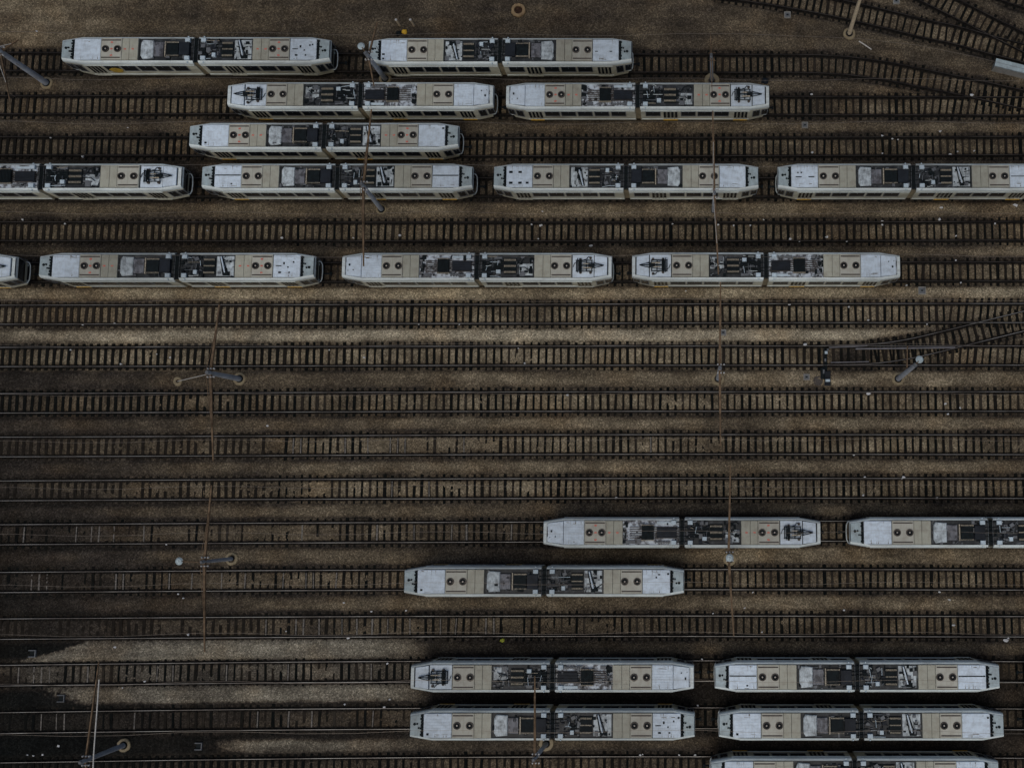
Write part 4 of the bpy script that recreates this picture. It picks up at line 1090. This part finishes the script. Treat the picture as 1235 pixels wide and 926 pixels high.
# litter
SP = [(44,38,.07),(154,154,.06),(99.5,189,.10),(61,166,.06),(27,265,.09),(78,270,.07),(138,390,.07),(99.5,391.5,.09),(85,422,.06),(146,439,.08),(205,431,.07),(189,427,.06),(250,278,.05),(340,287,.09),(426,287,.06),
 (482,284,.10),(439,431,.08),(397,422,.06),(322.5,513,.09),(505,391,.06),(554,391,.06),(652,272,.13),(641,271,.08),(654,255,.07),(712.5,296.5,.13),(649,288,.06),(811,270,.07),(827,351,.06),(633,438,.07),(625,420,.06),
 (866,271,.08),(885,272,.08),(905,272,.08),(921,265,.07),(953,288,.10),(964,291,.08),(997,286,.12),(1021,291,.07),(1064,267,.10),(1064,271,.08),(1133,265,.14),(1153,284.5,.09),(1200,270,.08),(1225,247.5,.16),(1136,250.5,.14),
 (978.5,114,.09),(1172,115,.13),(1064,164,.10),(1076,167.5,.08),(1083,168.5,.06),(1134,158.5,.09),(980,184,.10),(1064,185,.07),(1146,186.5,.10),(1155,183,.06),(1175,182,.07),(1153,314,.08),(1159,341,.07),(971.5,415.5,.15),(1093.5,344,.08),
 (952,367,.10),(1024,370,.09),(1047,386,.08),(1118,391,.06),(684.5,476.5,.10),(1047.5,475,.13),(1140,487,.10),(1158,492,.08),(1143,499,.08),(1030,548.5,.08),(1089.5,576,.15),(1043,575,.08),(743,600,.10),(1041,597,.08),(1130,600.5,.08),
 (215,716,.07),(221,721,.08),(200.5,656.5,.06),(138.5,780,.09),(174.5,821.5,.09),(70.5,899,.10),(33,910,.07),(40,911,.07),(51,910,.08),(420,769.3,.10),(414.5,726.5,.08),(448,737,.07),(490,736,.07),(470,843,.07),(416,849,.08),(463.5,852.5,.08),
 (467,800,.09),(147.5,829,.06),(772,910,.09),(819,910,.07),(838,910,.08),(775,909.5,.06),(1213,772,.16),(1216,769.5,.10),(1150,754,.10),(1145,723,.09),(1133,713.5,.08),(1018,735.5,.08),(1105,909.5,.10),(860,739.5,.07),(898,733,.08),
 (846.5,794.5,.08),(841.5,850.5,.08),(919,762,.07),(908,714,.07),(345,761,.06),(227,765,.09)]
PL = {'A': 'top track', 'B': 'second track', 'C': 'third track', 'D': 'four-tram track', 'E': 'empty track between tram rows', 'F': 'fifth row track', 'G': 'first empty middle track',
 'H': 'switch track', 'I': 'track below the switch', 'J': 'third empty middle track', 'K': 'fourth empty middle track', 'L': 'lower pantograph tram track', 'M': 'single lower tram track',
 'N': 'lowest empty track', 'O': 'pale gravel track', 'P': 'second track from bottom', 'Q': 'bottom track'}
ORD = ['leftmost']+['%s from left' % w for w in ('second', 'third', 'fourth', 'fifth', 'sixth', 'seventh', 'eighth', 'ninth', 'tenth', 'eleventh', 'twelfth')]
ORD += ['number %d from left' % w for w in range(13, 40)]
near = {}
for i, (u, v, s) in enumerate(SP):
    q = P(u, v); k = min(ROWS, key=lambda r_: abs(float(yc(r_, q.x))-q.y)); near.setdefault((k, 'left third' if u < 412 else 'middle third' if u < 823 else 'right third'), []).append((q.x, i))
LBL = {}
for k, l in near.items():
    for n, (_, i) in enumerate(sorted(l)): LBL[i] = 'pale litter scrap beside %s, %s, %s' % (PL[k[0]], k[1], ORD[n])
for i, (u, v, s) in enumerate(SP):
    r = random.Random(i*7+1); m = MB(); n = 6; vs = [(0, 0, s*.5)]
    for j in range(n): t = 2*math.pi*j/n+r.uniform(-.3, .3); q = s*r.uniform(.55, 1.25); vs.append((q*math.cos(t)*1.25, q*math.sin(t)*.9, s*r.uniform(.05, .45)))
    for j in range(n): vs.append((vs[1+j][0]*.8, vs[1+j][1]*.8, -.08))
    fs = [(0, 1+j, 1+(j+1) % n) for j in range(n)]+[(1+j, 1+n+j, 1+n+(j+1) % n, 1+(j+1) % n) for j in range(n)]
    m.add(vs, fs); o = m.build('litter_scrap', M['scrap']); o.location = P(u, v, .11); o.location.z = .10
    tag(o, LBL[i], 'litter', 'scraps of litter on the ballast')
